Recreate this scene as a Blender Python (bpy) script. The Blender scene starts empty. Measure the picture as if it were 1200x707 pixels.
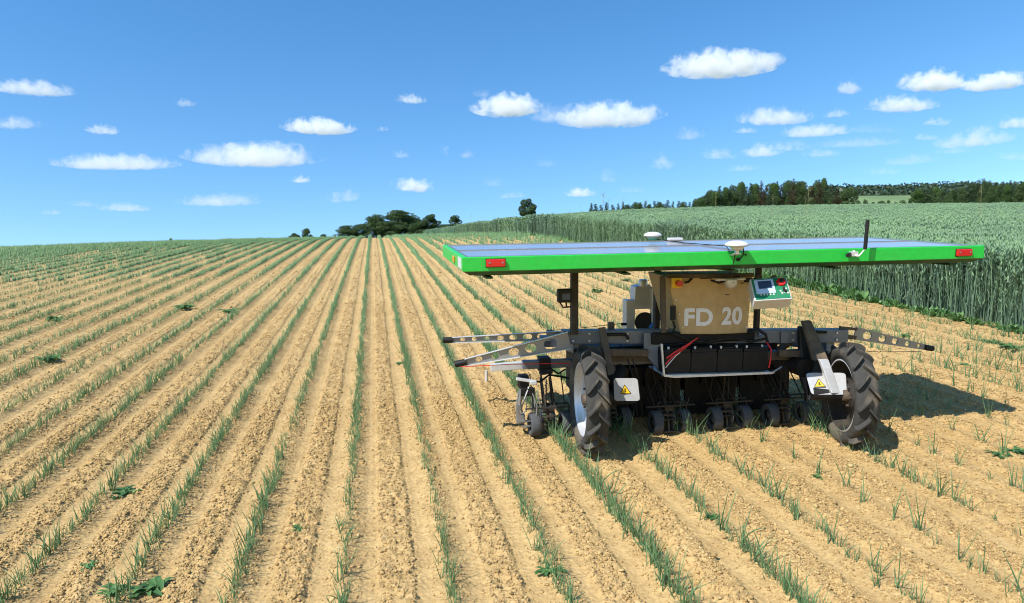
import bpy, bmesh, math, random
import numpy as np
from mathutils import Vector, Matrix, Euler

R = math.radians
rng = np.random.default_rng(7)
random.seed(7)
scene = bpy.context.scene
COL = scene.collection

# ------------------------------------------------------------------ camera, sky, sun, exposure
EYE = Vector((0.0, 0.0, 1.75))
FPX, YAW, PITCH, ROLL = 870.0, R(10.48), R(7.88), R(0.5)
cam_d = bpy.data.cameras.new("camera")
cam = bpy.data.objects.new("camera", cam_d)
COL.objects.link(cam)
cam_d.sensor_fit = 'HORIZONTAL'
cam_d.sensor_width = 36.0
cam_d.lens = FPX / 1200.0 * 36.0
cam_d.clip_start = 0.05
cam_d.clip_end = 20000
CF = Vector((math.sin(YAW) * math.cos(PITCH), math.cos(YAW) * math.cos(PITCH), -math.sin(PITCH)))
CR = Vector((math.cos(YAW), -math.sin(YAW), 0))
CU = CR.cross(CF)
cr, sr = math.cos(ROLL), math.sin(ROLL)
rx = CR * cr - CU * sr          # the picture's own right and up: its left side hangs a little lower
ux = CR * sr + CU * cr
cam.matrix_world = Matrix.Translation(EYE) @ Matrix((rx, ux, -CF)).transposed().to_4x4()
scene.camera = cam

SUN_DIR = Vector((0.70, 0.42, -1.0)).normalized()
SUN_EL = math.asin(-SUN_DIR.z)
world = bpy.data.worlds.new("World")
scene.world = world
world.use_nodes = True
wn, wl = world.node_tree.nodes, world.node_tree.links
wn.clear()
w_out = wn.new('ShaderNodeOutputWorld')
w_bg = wn.new('ShaderNodeBackground')
w_sky = wn.new('ShaderNodeTexSky')
w_sky.sky_type = 'NISHITA'
w_sky.sun_disc = False
w_sky.sun_elevation = SUN_EL
w_sky.sun_rotation = math.atan2(-SUN_DIR.x, -SUN_DIR.y)
w_sky.altitude = 200
w_sky.air_density = 1.0
w_sky.dust_density = 0.15
w_sky.ozone_density = 1.0
w_tc = wn.new('ShaderNodeTexCoord')
w_map = wn.new('ShaderNodeMapping')
w_map.inputs['Rotation'].default_value = (R(12.5), 0, 0)      # the field climbs: the true horizon lies below its plane
w_hs = wn.new('ShaderNodeHueSaturation')
w_hs.inputs['Saturation'].default_value = 1.34
w_hs.inputs['Hue'].default_value = 0.499
wl.new(w_tc.outputs['Generated'], w_map.inputs[0])
wl.new(w_map.outputs[0], w_sky.inputs[0])
wl.new(w_sky.outputs[0], w_hs.inputs['Color'])
wl.new(w_hs.outputs[0], w_bg.inputs[0])
w_bg.inputs[1].default_value = 0.15
wl.new(w_bg.outputs[0], w_out.inputs[0])

sun_d = bpy.data.lights.new("sun", 'SUN')
sun_d.energy = 5.0
sun_d.angle = R(0.53)
sun_d.color = (1.0, 0.95, 0.87)
sun = bpy.data.objects.new("sun", sun_d)
sun.rotation_euler = SUN_DIR.to_track_quat('-Z', 'Y').to_euler()
COL.objects.link(sun)

scene.view_settings.view_transform = 'Standard'
scene.view_settings.look = 'None'
scene.view_settings.exposure = 0.5
scene.view_settings.gamma = 1.0
scene.view_settings.use_curve_mapping = False
scene.render.engine = 'CYCLES'
cy = scene.cycles
cy.use_denoising = True
try:
    cy.denoiser = 'OPENIMAGEDENOISE'
    cy.denoising_prefilter = 'ACCURATE'
except Exception:
    pass
cy.filter_width = 1.05
cy.max_bounces = 8
cy.diffuse_bounces = 3
cy.glossy_bounces = 3
cy.transmission_bounces = 4
cy.volume_bounces = 6
cy.transparent_max_bounces = 8
cy.volume_step_rate = 0.5
cy.caustics_reflective = False
cy.caustics_refractive = False


# ------------------------------------------------------------------ helpers
def at(px, py, Y):
    """the point at depth Y (metres along the rows) seen at that spot of the 1200 x 707 photograph"""
    x, y = px - 600.0, py - 353.5
    r = rx * (x / FPX) - ux * (y / FPX) + CF
    return EYE + r * (Y / r.y)


def tag(o, label=None, cat=None, group=None, kind=None):
    if label: o['label'] = label
    if cat: o['category'] = cat
    if group: o['group'] = group
    if kind: o['kind'] = kind
    return o


def link_mesh(name, me, mat=None, parent=None):
    o = bpy.data.objects.new(name, me)
    COL.objects.link(o)
    if mat is not None and not me.materials:
        me.materials.append(mat)
    if parent is not None:
        o.parent = parent
    return o


def np_mesh(name, V, F, smooth=False, colors=None):
    """mesh from arrays: F is one (n,k) array of tris or quads, or a list of such arrays"""
    Fs = F if isinstance(F, list) else [F]
    Fs = [f for f in Fs if len(f)]
    me = bpy.data.meshes.new(name)
    me.vertices.add(len(V))
    me.vertices.foreach_set('co', np.ascontiguousarray(V, dtype=np.float32).ravel())
    nl = sum(f.size for f in Fs)
    nf = sum(len(f) for f in Fs)
    me.loops.add(nl)
    me.polygons.add(nf)
    me.loops.foreach_set('vertex_index', np.concatenate([f.ravel() for f in Fs]).astype(np.int32))
    tot = np.concatenate([np.full(len(f), f.shape[1], np.int32) for f in Fs])
    st = np.concatenate([[0], np.cumsum(tot)[:-1]]).astype(np.int32)
    me.polygons.foreach_set('loop_start', st)
    me.polygons.foreach_set('loop_total', tot)
    if smooth:
        me.polygons.foreach_set('use_smooth', np.ones(nf, bool))
    if colors is not None:
        a = me.attributes.new('tint', 'FLOAT', 'POINT')
        a.data.foreach_set('value', np.ascontiguousarray(colors, np.float32))
    me.update(calc_edges=True)
    return me


class MB:
    """collects simple shapes for ONE mesh"""
    def __init__(s):
        s.v, s.f, s.sm = [], [], []

    def add(s, vs, fs, smooth=False):
        b = len(s.v)
        s.v += [Vector(v) for v in vs]
        for f in fs:
            s.f.append([i + b for i in f])
            s.sm.append(smooth)
        return s

    def box(s, c, size, rot=None):
        hx, hy, hz = size[0] / 2, size[1] / 2, size[2] / 2
        M = rot if rot is not None else Matrix.Identity(3)
        c = Vector(c)
        vs = [c + M @ Vector((x * hx, y * hy, z * hz)) for z in (-1, 1) for y in (-1, 1) for x in (-1, 1)]
        return s.add(vs, [(0, 2, 3, 1), (4, 5, 7, 6), (0, 1, 5, 4), (2, 6, 7, 3), (0, 4, 6, 2), (1, 3, 7, 5)])

    def bar(s, a, b, w, h, up=(0, 0, 1)):
        """rectangular bar from a to b, w wide and h high"""
        a, b = Vector(a), Vector(b)
        d = (b - a)
        L = d.length
        d.normalize()
        x = d.cross(Vector(up))
        if x.length < 1e-4:
            x = d.cross(Vector((1, 0, 0)))
        x.normalize()
        z = x.cross(d)
        return s.box((a + b) / 2, (w, L, h), Matrix((x, d, z)).transposed())

    def rod(s, a, b, r, n=10, r2=None, smooth=True):
        a, b = Vector(a), Vector(b)
        r2 = r if r2 is None else r2
        d = (b - a).normalized()
        x = d.cross(Vector((0, 0, 1)))
        if x.length < 1e-3:
            x = Vector((1, 0, 0))
        x.normalize()
        y = d.cross(x)
        vs = []
        for p, rr in ((a, r), (b, r2)):
            for i in range(n):
                t = 2 * math.pi * i / n
                vs.append(p + (x * math.cos(t) + y * math.sin(t)) * rr)
        s.add(vs, [(i, (i + 1) % n, n + (i + 1) % n, n + i) for i in range(n)], smooth)
        s.add(vs[:n], [tuple(range(n))[::-1]])
        s.add(vs[n:], [tuple(range(n))])
        return s

    def tube(s, pts, r, n=7):
        pts = [Vector(p) for p in pts]
        vs = []
        for k, p in enumerate(pts):
            d = (pts[min(k + 1, len(pts) - 1)] - pts[max(k - 1, 0)]).normalized()
            x = d.cross(Vector((0.3, 0.2, 1))).normalized()
            y = d.cross(x)
            for i in range(n):
                t = 2 * math.pi * i / n
                vs.append(p + (x * math.cos(t) + y * math.sin(t)) * r)
        fs = []
        for k in range(len(pts) - 1):
            for i in range(n):
                j = (i + 1) % n
                fs.append((k * n + i, k * n + j, (k + 1) * n + j, (k + 1) * n + i))
        s.add(vs, fs, True)
        s.add(vs[:n], [tuple(range(n))[::-1]])
        s.add(vs[-n:], [tuple(range(n))])
        return s

    def lathe(s, c, prof, axis='Z', n=24, smooth=True):
        """prof: (radius, height) pairs round an axis through c"""
        c = Vector(c)
        vs, fs = [], []
        for r_, h_ in prof:
            for i in range(n):
                t = 2 * math.pi * i / n
                a, b = r_ * math.cos(t), r_ * math.sin(t)
                vs.append(c + (Vector((a, b, h_)) if axis == 'Z' else Vector((h_, a, b)) if axis == 'X' else Vector((b, h_, a))))
        for k in range(len(prof) - 1):
            for i in range(n):
                j = (i + 1) % n
                fs.append((k * n + i, k * n + j, (k + 1) * n + j, (k + 1) * n + i))
        return s.add(vs, fs, smooth)

    def prism(s, poly, off):
        """polygon of 3D points pushed along a vector"""
        n = len(poly)
        off = Vector(off)
        vs = [Vector(p) for p in poly] + [Vector(p) + off for p in poly]
        fs = [tuple(range(n))[::-1], tuple(range(n, 2 * n))]
        fs += [(i, (i + 1) % n, n + (i + 1) % n, n + i) for i in range(n)]
        return s.add(vs, fs)

    def build(s, name, mat, parent=None, bevel=0.0, origin=None):
        me = bpy.data.meshes.new(name)
        o_ = Vector(origin) if origin is not None else (Vector(parent_world(parent)) if parent is not None else Vector((0, 0, 0)))
        me.from_pydata([v - o_ for v in s.v], [], s.f)
        me.polygons.foreach_set('use_smooth', s.sm)
        bm = bmesh.new()
        bm.from_mesh(me)
        bmesh.ops.recalc_face_normals(bm, faces=bm.faces)
        bm.to_mesh(me)
        bm.free()
        me.update()
        o = link_mesh(name, me, mat, parent)
        if parent is None or origin is not None:
            o.location = o_ - (Vector(parent_world(parent)) if parent is not None else Vector((0, 0, 0)))
        if bevel:
            m = o.modifiers.new('bevel', 'BEVEL')
            m.width = bevel
            m.segments = 2
            m.limit_method = 'ANGLE'
            m.angle_limit = R(40)
        return o


def parent_world(p):
    v = Vector((0, 0, 0))
    while p is not None:
        v = v + p.location
        p = p.parent
    return v


def empty(name, loc):
    o = bpy.data.objects.new(name, None)
    o.location = loc
    o.empty_display_size = 0.2
    COL.objects.link(o)
    return o


# ---- noise
def vnoise(x, y, seed=0):
    xi, yi = np.floor(x).astype(np.int64), np.floor(y).astype(np.int64)
    xf, yf = x - xi, y - yi
    u, v = xf * xf * (3 - 2 * xf), yf * yf * (3 - 2 * yf)

    def hsh(a, b):
        n = (a * 374761393 + b * 668265263 + seed * 1442695041) & 0xffffffff
        n = ((n ^ (n >> 13)) * 1274126177) & 0xffffffff
        return ((n ^ (n >> 16)) & 0xffff) / 65535.0
    return (hsh(xi, yi) * (1 - u) + hsh(xi + 1, yi) * u) * (1 - v) + (hsh(xi, yi + 1) * (1 - u) + hsh(xi + 1, yi + 1) * u) * v


def sstep(a, b, x):
    t = np.clip((x - a) / (b - a), 0, 1)
    return t * t * (3 - 2 * t)


ROW0, ROWD, WHEAT_X = -0.19, 0.485, 8.15


def capdrop(s, k, cap):
    s = np.maximum(s, 0)
    sc = cap / (2 * k)
    return np.where(s < sc, k * s * s, k * sc * sc + cap * (s - sc))


def terr(X, Y):
    """large shape of the land: level by the robot, falling away behind the crest"""
    X, Y = np.asarray(X, float), np.asarray(Y, float)
    w = sstep(0, 40, X)
    d = (1 - w) * capdrop(Y - 30, 0.0021, 0.053) + w * capdrop(Y - 40, 0.00022, 0.05)
    d = d + 0.42 * sstep(0, 27, -X) * sstep(12, 44, Y)
    return -d + 0.10 * (vnoise(X / 14 + 3, Y / 18, 5) - 0.5) * sstep(9, 25, Y)


def row_u(X):
    return ((X - ROW0) / ROWD + 0.5) % 1.0 - 0.5


def micro(X, Y):
    """hoed profile between the onion rows, plus clods"""
    k = np.floor((X - ROW0) / ROWD + 0.5)
    wob = 0.03 * (vnoise(k * 7.3, Y * 0.7, 11) - 0.5) + 0.025 * (vnoise(X * 0 + k * 3.1, Y * 3.0, 12) - 0.5)
    u = np.abs(row_u(X) + wob)
    smooth = np.exp(-((u - 0.235) / 0.082) ** 2)                 # tracks of the press wheels
    centre = sstep(0.30, 0.36, u)
    ridge = np.exp(-(u / 0.09) ** 2)
    furrow = np.exp(-((u - 0.315) / 0.022) ** 2)
    rightish = sstep(1.9, 3.4, X)                                  # looser soil on the right
    base = 0.017 * ridge - 0.012 * smooth * (1 - 0.35 * rightish) + 0.006 * centre - 0.007 * furrow
    rough = (0.16 + 0.84 * (1 - smooth)) * (0.5 + 0.5 * centre + 0.3 * rightish)
    n = (0.020 * (vnoise(X / .085, Y / .085, 1) - .5) + 0.024 * (vnoise(X / .038, Y / .038, 2) - .5)
         + 0.024 * (vnoise(X / .017, Y / .017, 3) - .5))
    # the print the lugs leave behind each wheel
    imp = np.zeros_like(base)
    for wx, wy in ((1.43, 4.65), (3.30, 4.45)):
        e = np.exp(-((X - wx) / .07) ** 4) * sstep(wy, wy - .25, Y) * (.45 + .8 * vnoise(X * 2, Y * 1.1, 15))
        imp = imp + e * (.020 * np.sin((Y + .5 * np.abs(X - wx)) * 2 * np.pi / .118) - .008)
    return (base + imp + .88 * rough * n) * sstep(8.2, 7.6, X), rough


# ------------------------------------------------------------------ materials
def new_mat(name):
    m = bpy.data.materials.new(name)
    m.use_nodes = True
    nt = m.node_tree
    b = nt.nodes.get('Principled BSDF')
    return m, nt, b


def N(nt, t, **kw):
    n = nt.nodes.new(t)
    for k, v in kw.items():
        setattr(n, k, v)
    return n


def ramp(nt, stops, fac=None):
    r = nt.nodes.new('ShaderNodeValToRGB')
    e = r.color_ramp.elements
    while len(e) < len(stops):
        e.new(0.5)
    for el, (p, c) in zip(e, stops):
        el.position = p
        el.color = (*c, 1) if len(c) == 3 else c
    if fac is not None:
        nt.links.new(fac, r.inputs[0])
    return r


def noise(nt, scale, detail=4, rough=0.6, vec=None, dist=0.0):
    n = nt.nodes.new('ShaderNodeTexNoise')
    n.inputs['Scale'].default_value = scale
    n.inputs['Detail'].default_value = detail
    n.inputs['Roughness'].default_value = rough
    n.inputs['Distortion'].default_value = dist
    if vec is not None:
        nt.links.new(vec, n.inputs['Vector'])
    return n


def simple(name, col, rough=0.5, metal=0.0, dirt=(0.30, 0.21, 0.10), dirt_amt=0.35, scale=9.0, bump=0.0, coat=0.0, spec=0.5, low=0.0):
    """painted or bare surface with worn, dusty patches of its own"""
    m, nt, b = new_mat(name)
    tc = N(nt, 'ShaderNodeTexCoord')
    n1 = noise(nt, scale, 6, 0.65, tc.outputs['Object'])
    n2 = noise(nt, scale * 7, 4, 0.6, tc.outputs['Object'])
    r1 = ramp(nt, [(0.48, (0, 0, 0)), (0.78, (1, 1, 1))], n1.outputs[0])
    mul = N(nt, 'ShaderNodeMath', operation='MULTIPLY')
    nt.links.new(r1.outputs[0], mul.inputs[0])
    mul.inputs[1].default_value = dirt_amt
    mx = N(nt, 'ShaderNodeMix', data_type='RGBA')
    mx.inputs[6].default_value = (*col, 1)
    mx.inputs[7].default_value = (*dirt, 1)
    nt.links.new(mul.outputs[0], mx.inputs[0])
    mx2 = N(nt, 'ShaderNodeMix', data_type='RGBA', blend_type='MULTIPLY')
    mx2.inputs[0].default_value = 0.35
    r2 = ramp(nt, [(0.3, (.7, .7, .7)), (0.7, (1.15, 1.15, 1.15))], n2.outputs[0])
    nt.links.new(mx.outputs[2], mx2.inputs[6])
    nt.links.new(r2.outputs[0], mx2.inputs[7])
    nt.links.new(mx2.outputs[2], b.inputs['Base Color'])
    b.inputs['Metallic'].default_value = metal
    rr = N(nt, 'ShaderNodeMapRange')
    rr.inputs[3].default_value = max(0.03, rough - 0.08)
    rr.inputs[4].default_value = min(1, rough + 0.15)
    nt.links.new(n1.outputs[0], rr.inputs[0])
    nt.links.new(rr.outputs[0], b.inputs['Roughness'])
    b.inputs['Specular IOR Level'].default_value = spec
    b.inputs['Coat Weight'].default_value = coat
    if bump:
        bp = N(nt, 'ShaderNodeBump')
        bp.inputs['Strength'].default_value = bump
        bp.inputs['Distance'].default_value = 0.004
        nt.links.new(n2.outputs[0], bp.inputs['Height'])
        nt.links.new(bp.outputs[0], b.inputs['Normal'])
    return m


def leaf_mat(name, dark, light, trans=0.25, rough=0.55, tint=True, spec=0.35):
    m, nt, b = new_mat(name)
    if tint:
        a = N(nt, 'ShaderNodeAttribute', attribute_name='tint')
        src = a.outputs['Fac']
    else:
        oi = N(nt, 'ShaderNodeObjectInfo')
        src = oi.outputs['Random']
    r = ramp(nt, [(0.0, dark), (1.0, light)], src)
    nt.links.new(r.outputs[0], b.inputs['Base Color'])
    b.inputs['Roughness'].default_value = rough
    b.inputs['Specular IOR Level'].default_value = spec
    tr = N(nt, 'ShaderNodeBsdfTranslucent')
    nt.links.new(r.outputs[0], tr.inputs[0])
    mix = N(nt, 'ShaderNodeMixShader')
    mix.inputs[0].default_value = trans
    nt.links.new(b.outputs[0], mix.inputs[1])
    nt.links.new(tr.outputs[0], mix.inputs[2])
    out = nt.nodes.get('Material Output')
    nt.links.new(mix.outputs[0], out.inputs[0])
    return m


def soil_mat():
    m, nt, b = new_mat('dry_loam')
    tc = N(nt, 'ShaderNodeTexCoord')
    v = tc.outputs['Object']
    big = noise(nt, 0.35, 3, 0.5, v)
    mid = noise(nt, 5.0, 5, 0.65, v)
    fine = noise(nt, 55.0, 4, 0.7, v)
    r = ramp(nt, [(0.25, (.355, .238, .102)), (0.5, (.445, .308, .135)), (0.8, (.51, .365, .172))], mid.outputs[0])
    r2 = ramp(nt, [(0.3, (.80, .79, .77)), (0.7, (1.12, 1.12, 1.13))], fine.outputs[0])
    r3 = ramp(nt, [(0.3, (.90, .89, .87)), (0.7, (1.06, 1.06, 1.06))], big.outputs[0])
    m1 = N(nt, 'ShaderNodeMix', data_type='RGBA', blend_type='MULTIPLY')
    m1.inputs[0].default_value = 1
    m2 = N(nt, 'ShaderNodeMix', data_type='RGBA', blend_type='MULTIPLY')
    m2.inputs[0].default_value = 1
    nt.links.new(r.outputs[0], m1.inputs[6]); nt.links.new(r2.outputs[0], m1.inputs[7])
    nt.links.new(m1.outputs[2], m2.inputs[6]); nt.links.new(r3.outputs[0], m2.inputs[7])
    # beyond the tilled field the sheet is grassland
    sep = N(nt, 'ShaderNodeSeparateXYZ')
    nt.links.new(v, sep.inputs[0])
    gy = N(nt, 'ShaderNodeMapRange'); gy.inputs[1].default_value = 62; gy.inputs[2].default_value = 75
    nt.links.new(sep.outputs[1], gy.inputs[0])
    gx = N(nt, 'ShaderNodeMapRange'); gx.inputs[1].default_value = 8.4; gx.inputs[2].default_value = 8.7
    nt.links.new(sep.outputs[0], gx.inputs[0])
    mxx = N(nt, 'ShaderNodeMath', operation='MAXIMUM')
    nt.links.new(gy.outputs[0], mxx.inputs[0]); nt.links.new(gx.outputs[0], mxx.inputs[1])
    m3 = N(nt, 'ShaderNodeMix', data_type='RGBA')
    m3.inputs[7].default_value = (.07, .10, .045, 1)
    nt.links.new(mxx.outputs[0], m3.inputs[0]); nt.links.new(m2.outputs[2], m3.inputs[6])
    nt.links.new(m3.outputs[2], b.inputs['Base Color'])
    b.inputs['Roughness'].default_value = 0.95
    b.inputs['Specular IOR Level'].default_value = 0.15
    # crumbs too small for the mesh
    vo = N(nt, 'ShaderNodeTexVoronoi'); vo.inputs['Scale'].default_value = 42
    nt.links.new(v, vo.inputs['Vector'])
    hsum = N(nt, 'ShaderNodeMath', operation='ADD')
    nt.links.new(fine.outputs[0], hsum.inputs[0]); nt.links.new(vo.outputs['Distance'], hsum.inputs[1])
    bp = N(nt, 'ShaderNodeBump'); bp.inputs['Strength'].default_value = 0.55; bp.inputs['Distance'].default_value = 0.012
    nt.links.new(hsum.outputs[0], bp.inputs['Height'])
    nt.links.new(bp.outputs[0], b.inputs['Normal'])
    return m


M_SOIL = soil_mat()


def clod_mat():
    m, nt, b = new_mat('soil_clod')
    a = N(nt, 'ShaderNodeAttribute', attribute_name='tint')
    r = ramp(nt, [(0, (.29, .19, .08)), (.6, (.43, .29, .122)), (1, (.51, .36, .165))], a.outputs['Fac'])
    nt.links.new(r.outputs[0], b.inputs['Base Color'])
    b.inputs['Roughness'].default_value = .95
    b.inputs['Specular IOR Level'].default_value = .15
    return m


# ------------------------------------------------------------------ ground sheet
def axis(a, b, f):
    out = [a]
    while out[-1] < b:
        out.append(out[-1] + f(out[-1]))
    return np.array(out)


ys = np.concatenate([
    -np.geomspace(400, 4, 18), np.linspace(-3.5, 1.6, 18),
    axis(1.75, 60, lambda y: max(0.0125, y * y / 1150.0)), np.geomspace(66, 5000, 46)])
xs_l = -axis(4.6, 60, lambda x: max(0.018, min(0.08, (x - 3.5) * 0.022)))[::-1]
xs_r = axis(4.7, 9.2, lambda x: 0.017)
xs = np.concatenate([-np.geomspace(63, 4000, 24)[::-1], xs_l, axis(-4.58, 4.68, lambda x: 0.0125), xs_r, np.geomspace(9.4, 4200, 70)])
xs = np.unique(xs)
ys = np.unique(ys)
GX, GY = np.meshgrid(xs, ys)
mz, _ = micro(GX, GY)
fade = sstep(75, 60, GY) * sstep(-70, -55, GX) * sstep(-8, 0, GY)
# ruts the wheels have pressed behind the robot
Z = terr(GX, GY) + mz * fade
nx, ny = len(xs), len(ys)
idx = np.arange(nx * ny).reshape(ny, nx)
quads = np.stack([idx[:-1, :-1], idx[:-1, 1:], idx[1:, 1:], idx[1:, :-1]], -1).reshape(-1, 4)
me = np_mesh('ground', np.stack([GX, GY, Z], -1).reshape(-1, 3), quads, smooth=False)
ground = link_mesh('ground', me, M_SOIL)
tag(ground, 'tilled tan soil of the onion field with hoed tracks between rows', 'ground', kind='structure')


def gz(X, Y):
    X, Y = np.asarray(X, float), np.asarray(Y, float)
    return terr(X, Y) + micro(X, Y)[0]


# ------------------------------------------------------------------ loose clods (nobody could count them)
def in_view(X, Y, m=40):
    """which ground points fall inside the photograph, with a margin in its pixels"""
    Zr = terr(X, Y) - EYE.z
    d = X * CF.x + Y * CF.y + Zr * CF.z
    a = X * rx.x + Y * rx.y + Zr * rx.z
    c = X * ux.x + Y * ux.y + Zr * ux.z
    d = np.maximum(d, 0.05)
    px, py = 600 + FPX * a / d, 353.5 - FPX * c / d
    return (px > -m) & (px < 1200 + m) & (py < 707 + m), px, py


def scatter_clods():
    t = (1 + 5 ** .5) / 2
    ico = np.array([(-1, t, 0), (1, t, 0), (-1, -t, 0), (1, -t, 0), (0, -1, t), (0, 1, t), (0, -1, -t), (0, 1, -t), (t, 0, -1), (t, 0, 1), (-t, 0, -1), (-t, 0, 1)]) / 1.9
    icf = np.array([(0, 11, 5), (0, 5, 1), (0, 1, 7), (0, 7, 10), (0, 10, 11), (1, 5, 9), (5, 11, 4), (11, 10, 2), (10, 7, 6), (7, 1, 8), (3, 9, 4), (3, 4, 2), (3, 2, 6), (3, 6, 8), (3, 8, 9), (4, 9, 5), (2, 4, 11), (6, 2, 10), (8, 6, 7), (9, 8, 1)])
    octv = np.array([(1, 0, 0), (-1, 0, 0), (0, 1, 0), (0, -1, 0), (0, 0, 1), (0, 0, -1)], float)
    octf = np.array([(0, 2, 4), (2, 1, 4), (1, 3, 4), (3, 0, 4), (2, 0, 5), (1, 2, 5), (3, 1, 5), (0, 3, 5)])
    allV, allF, allC, off = [], [], [], 0
    # (number, ymin, ymax, size lo, size hi, shape)
    for n, y0, y1, s0, s1, V0, F0 in [(int(a * 1.16), *b) for a, *b in ((500000, 2.0, 6.0, .0024, .0052, octv, octf), (230000, 2.0, 6.5, .004, .0088, ico, icf), (9000, 2.0, 7, .008, .0145, ico, icf),
                                      (330000, 5.5, 12, .0035, .0078, octv, octf), (90000, 6, 13, .006, .0125, octv, octf), (40000, 12, 24, .010, .022, octv, octf))]:
        Y = np.sqrt(rng.uniform(y0 ** 2, y1 ** 2, n))
        X = rng.uniform(-0.82, 1.2, n) * (Y + .6)
        ok, _, _ = in_view(X, Y, 220)
        _, rough = micro(X, Y)
        patch = vnoise(X * 1.3, Y * .8, 21)
        keep = ok & (X < 8.0) & (rng.uniform(0, 1, n) < (rough - .08) * .85 * (0.40 + 0.9 * patch))
        X, Y = X[keep], Y[keep]
        n = len(X)
        s = s0 * (s1 / s0) ** (rng.uniform(0, 1, n) ** 1.6)
        z = gz(X, Y) + s * .25
        k = len(V0)
        ang = rng.uniform(0, 6.28, n)
        V = V0[None] * (1 + rng.uniform(-.5, .5, (n, k, 3)))
        V = V * s[:, None, None] * np.stack([rng.uniform(.8, 1.3, n), rng.uniform(.8, 1.3, n), rng.uniform(.55, .95, n)], -1)[:, None, :]
        c, si = np.cos(ang)[:, None], np.sin(ang)[:, None]
        x2 = V[..., 0] * c - V[..., 1] * si
        y2 = V[..., 0] * si + V[..., 1] * c
        V = np.stack([x2 + X[:, None], y2 + Y[:, None], V[..., 2] + z[:, None]], -1)
        allV.append(V.reshape(-1, 3))
        allF.append((F0[None] + (np.arange(n) * k)[:, None, None] + off).reshape(-1, 3))
        allC.append(np.repeat(rng.uniform(0, 1, n), k))
        off += n * k
    me = np_mesh('soil_clods', np.concatenate(allV), np.concatenate(allF), colors=np.concatenate(allC))
    o = link_mesh('soil_clods', me, clod_mat())
    tag(o, 'loose crumbly clods of dry tan soil strewn between the onion rows', 'soil clods', kind='stuff')


scatter_clods()


# ------------------------------------------------------------------ onions
M_ONION = None
def _onion_mat():
    m = leaf_mat('onion_leaf', (.065, .150, .060), (.22, .37, .165), trans=.25, rough=.42, spec=.4)
    cr_ = [n for n in m.node_tree.nodes if n.type == 'VALTORGB'][0].color_ramp.elements
    cr_[1].position = .93
    e = cr_.new(1.0)
    e.color = (.44, .42, .20, 1)      # straw-coloured old tips
    return m
M_ONION = _onion_mat()


def onion_variant(nl, segs, sides, hmin, hmax, wmul=1.0):
    """one onion plant: slim hollow leaves fanning from one foot"""
    V, F3, F4, C = [], [], [], []
    off = 0
    fan = random.uniform(0, math.pi)
    for i in range(nl):
        h = random.uniform(hmin, hmax)
        az = fan + (0 if i % 2 else math.pi) + random.gauss(0, .55)
        lean0 = abs(random.gauss(.2, .19))
        bend = abs(random.gauss(.18, .16)) + (.9 if random.random() < .08 else 0)
        r0 = random.uniform(.0017, .0031) * wmul
        tint = random.uniform(0, 1)
        p = np.array([random.gauss(0, .011), random.gauss(0, .014), -.012])
        th = lean0
        ring0 = None
        for s in range(segs + 1):
            t = s / segs
            r = r0 * (1 - t ** 2.2) + .0003
            if s == segs:
                V.append(p.copy()); C.append(tint)
                for j in range(sides):
                    F3.append((ring0 + j, ring0 + (j + 1) % sides, off))
                off += 1
                break
            d = np.array([math.sin(th) * math.cos(az), math.sin(th) * math.sin(az), math.cos(th)])
            a = np.array([-math.sin(az), math.cos(az), 0])
            b = np.cross(d, a)
            for j in range(sides):
                q = 2 * math.pi * j / sides
                V.append(p + (a * math.cos(q) + b * math.sin(q)) * r); C.append(tint * .8 + .2 * t)
            if ring0 is not None:
                for j in range(sides):
                    F4.append((ring0 + j, ring0 + (j + 1) % sides, off + (j + 1) % sides, off + j))
            ring0 = off
            off += sides
            p = p + d * (h / segs)
            th += bend / segs
    return np.array(V), np.array(F3).reshape(-1, 3), np.array(F4).reshape(-1, 4), np.array(C)


near_vars = [onion_variant(random.choice((4, 5, 5, 6, 7)), 5, 4, .08, .21) for _ in range(16)]
mid_vars = [onion_variant(random.choice((3, 4, 5)), 2, 3, .08, .20, 1.5) for _ in range(10)]
far_vars = [onion_variant(5, 1, 3, .09, .19, 3.9) for _ in range(8)]

pX, pY = [], []
k0 = -62
for k in range(k0, 17):
    X0 = ROW0 + ROWD * k
    if X0 > 7.75:
        break
    sparse = X0 > 1.9
    y = 1.9 + random.random() * .1 if X0 > -3 else max(2.0, -X0 / 1.0)
    while y < 58:
        gap = vnoise(np.array([k * 9.7]), np.array([y * (.9 if not sparse else 1.6)]), 31)[0]
        gap2 = vnoise(np.array([k * 5.1]), np.array([y * .22]), 32)[0]
        keep = gap * .65 + gap2 * .35
        if sparse:
            step = .058 if keep > .50 else .115 if keep > .36 else .26
        else:
            step = .022 if keep > .45 else .030 if keep > .27 else .06
        if y > 14: step *= 1.45
        pX.append(X0 + random.gauss(0, .015 if not sparse else .016))
        pY.append(y)
        y += step * random.uniform(.6, 1.5)
pX, pY = np.array(pX), np.array(pY)
ok, sx, sy = in_view(pX, pY, 380)
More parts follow.
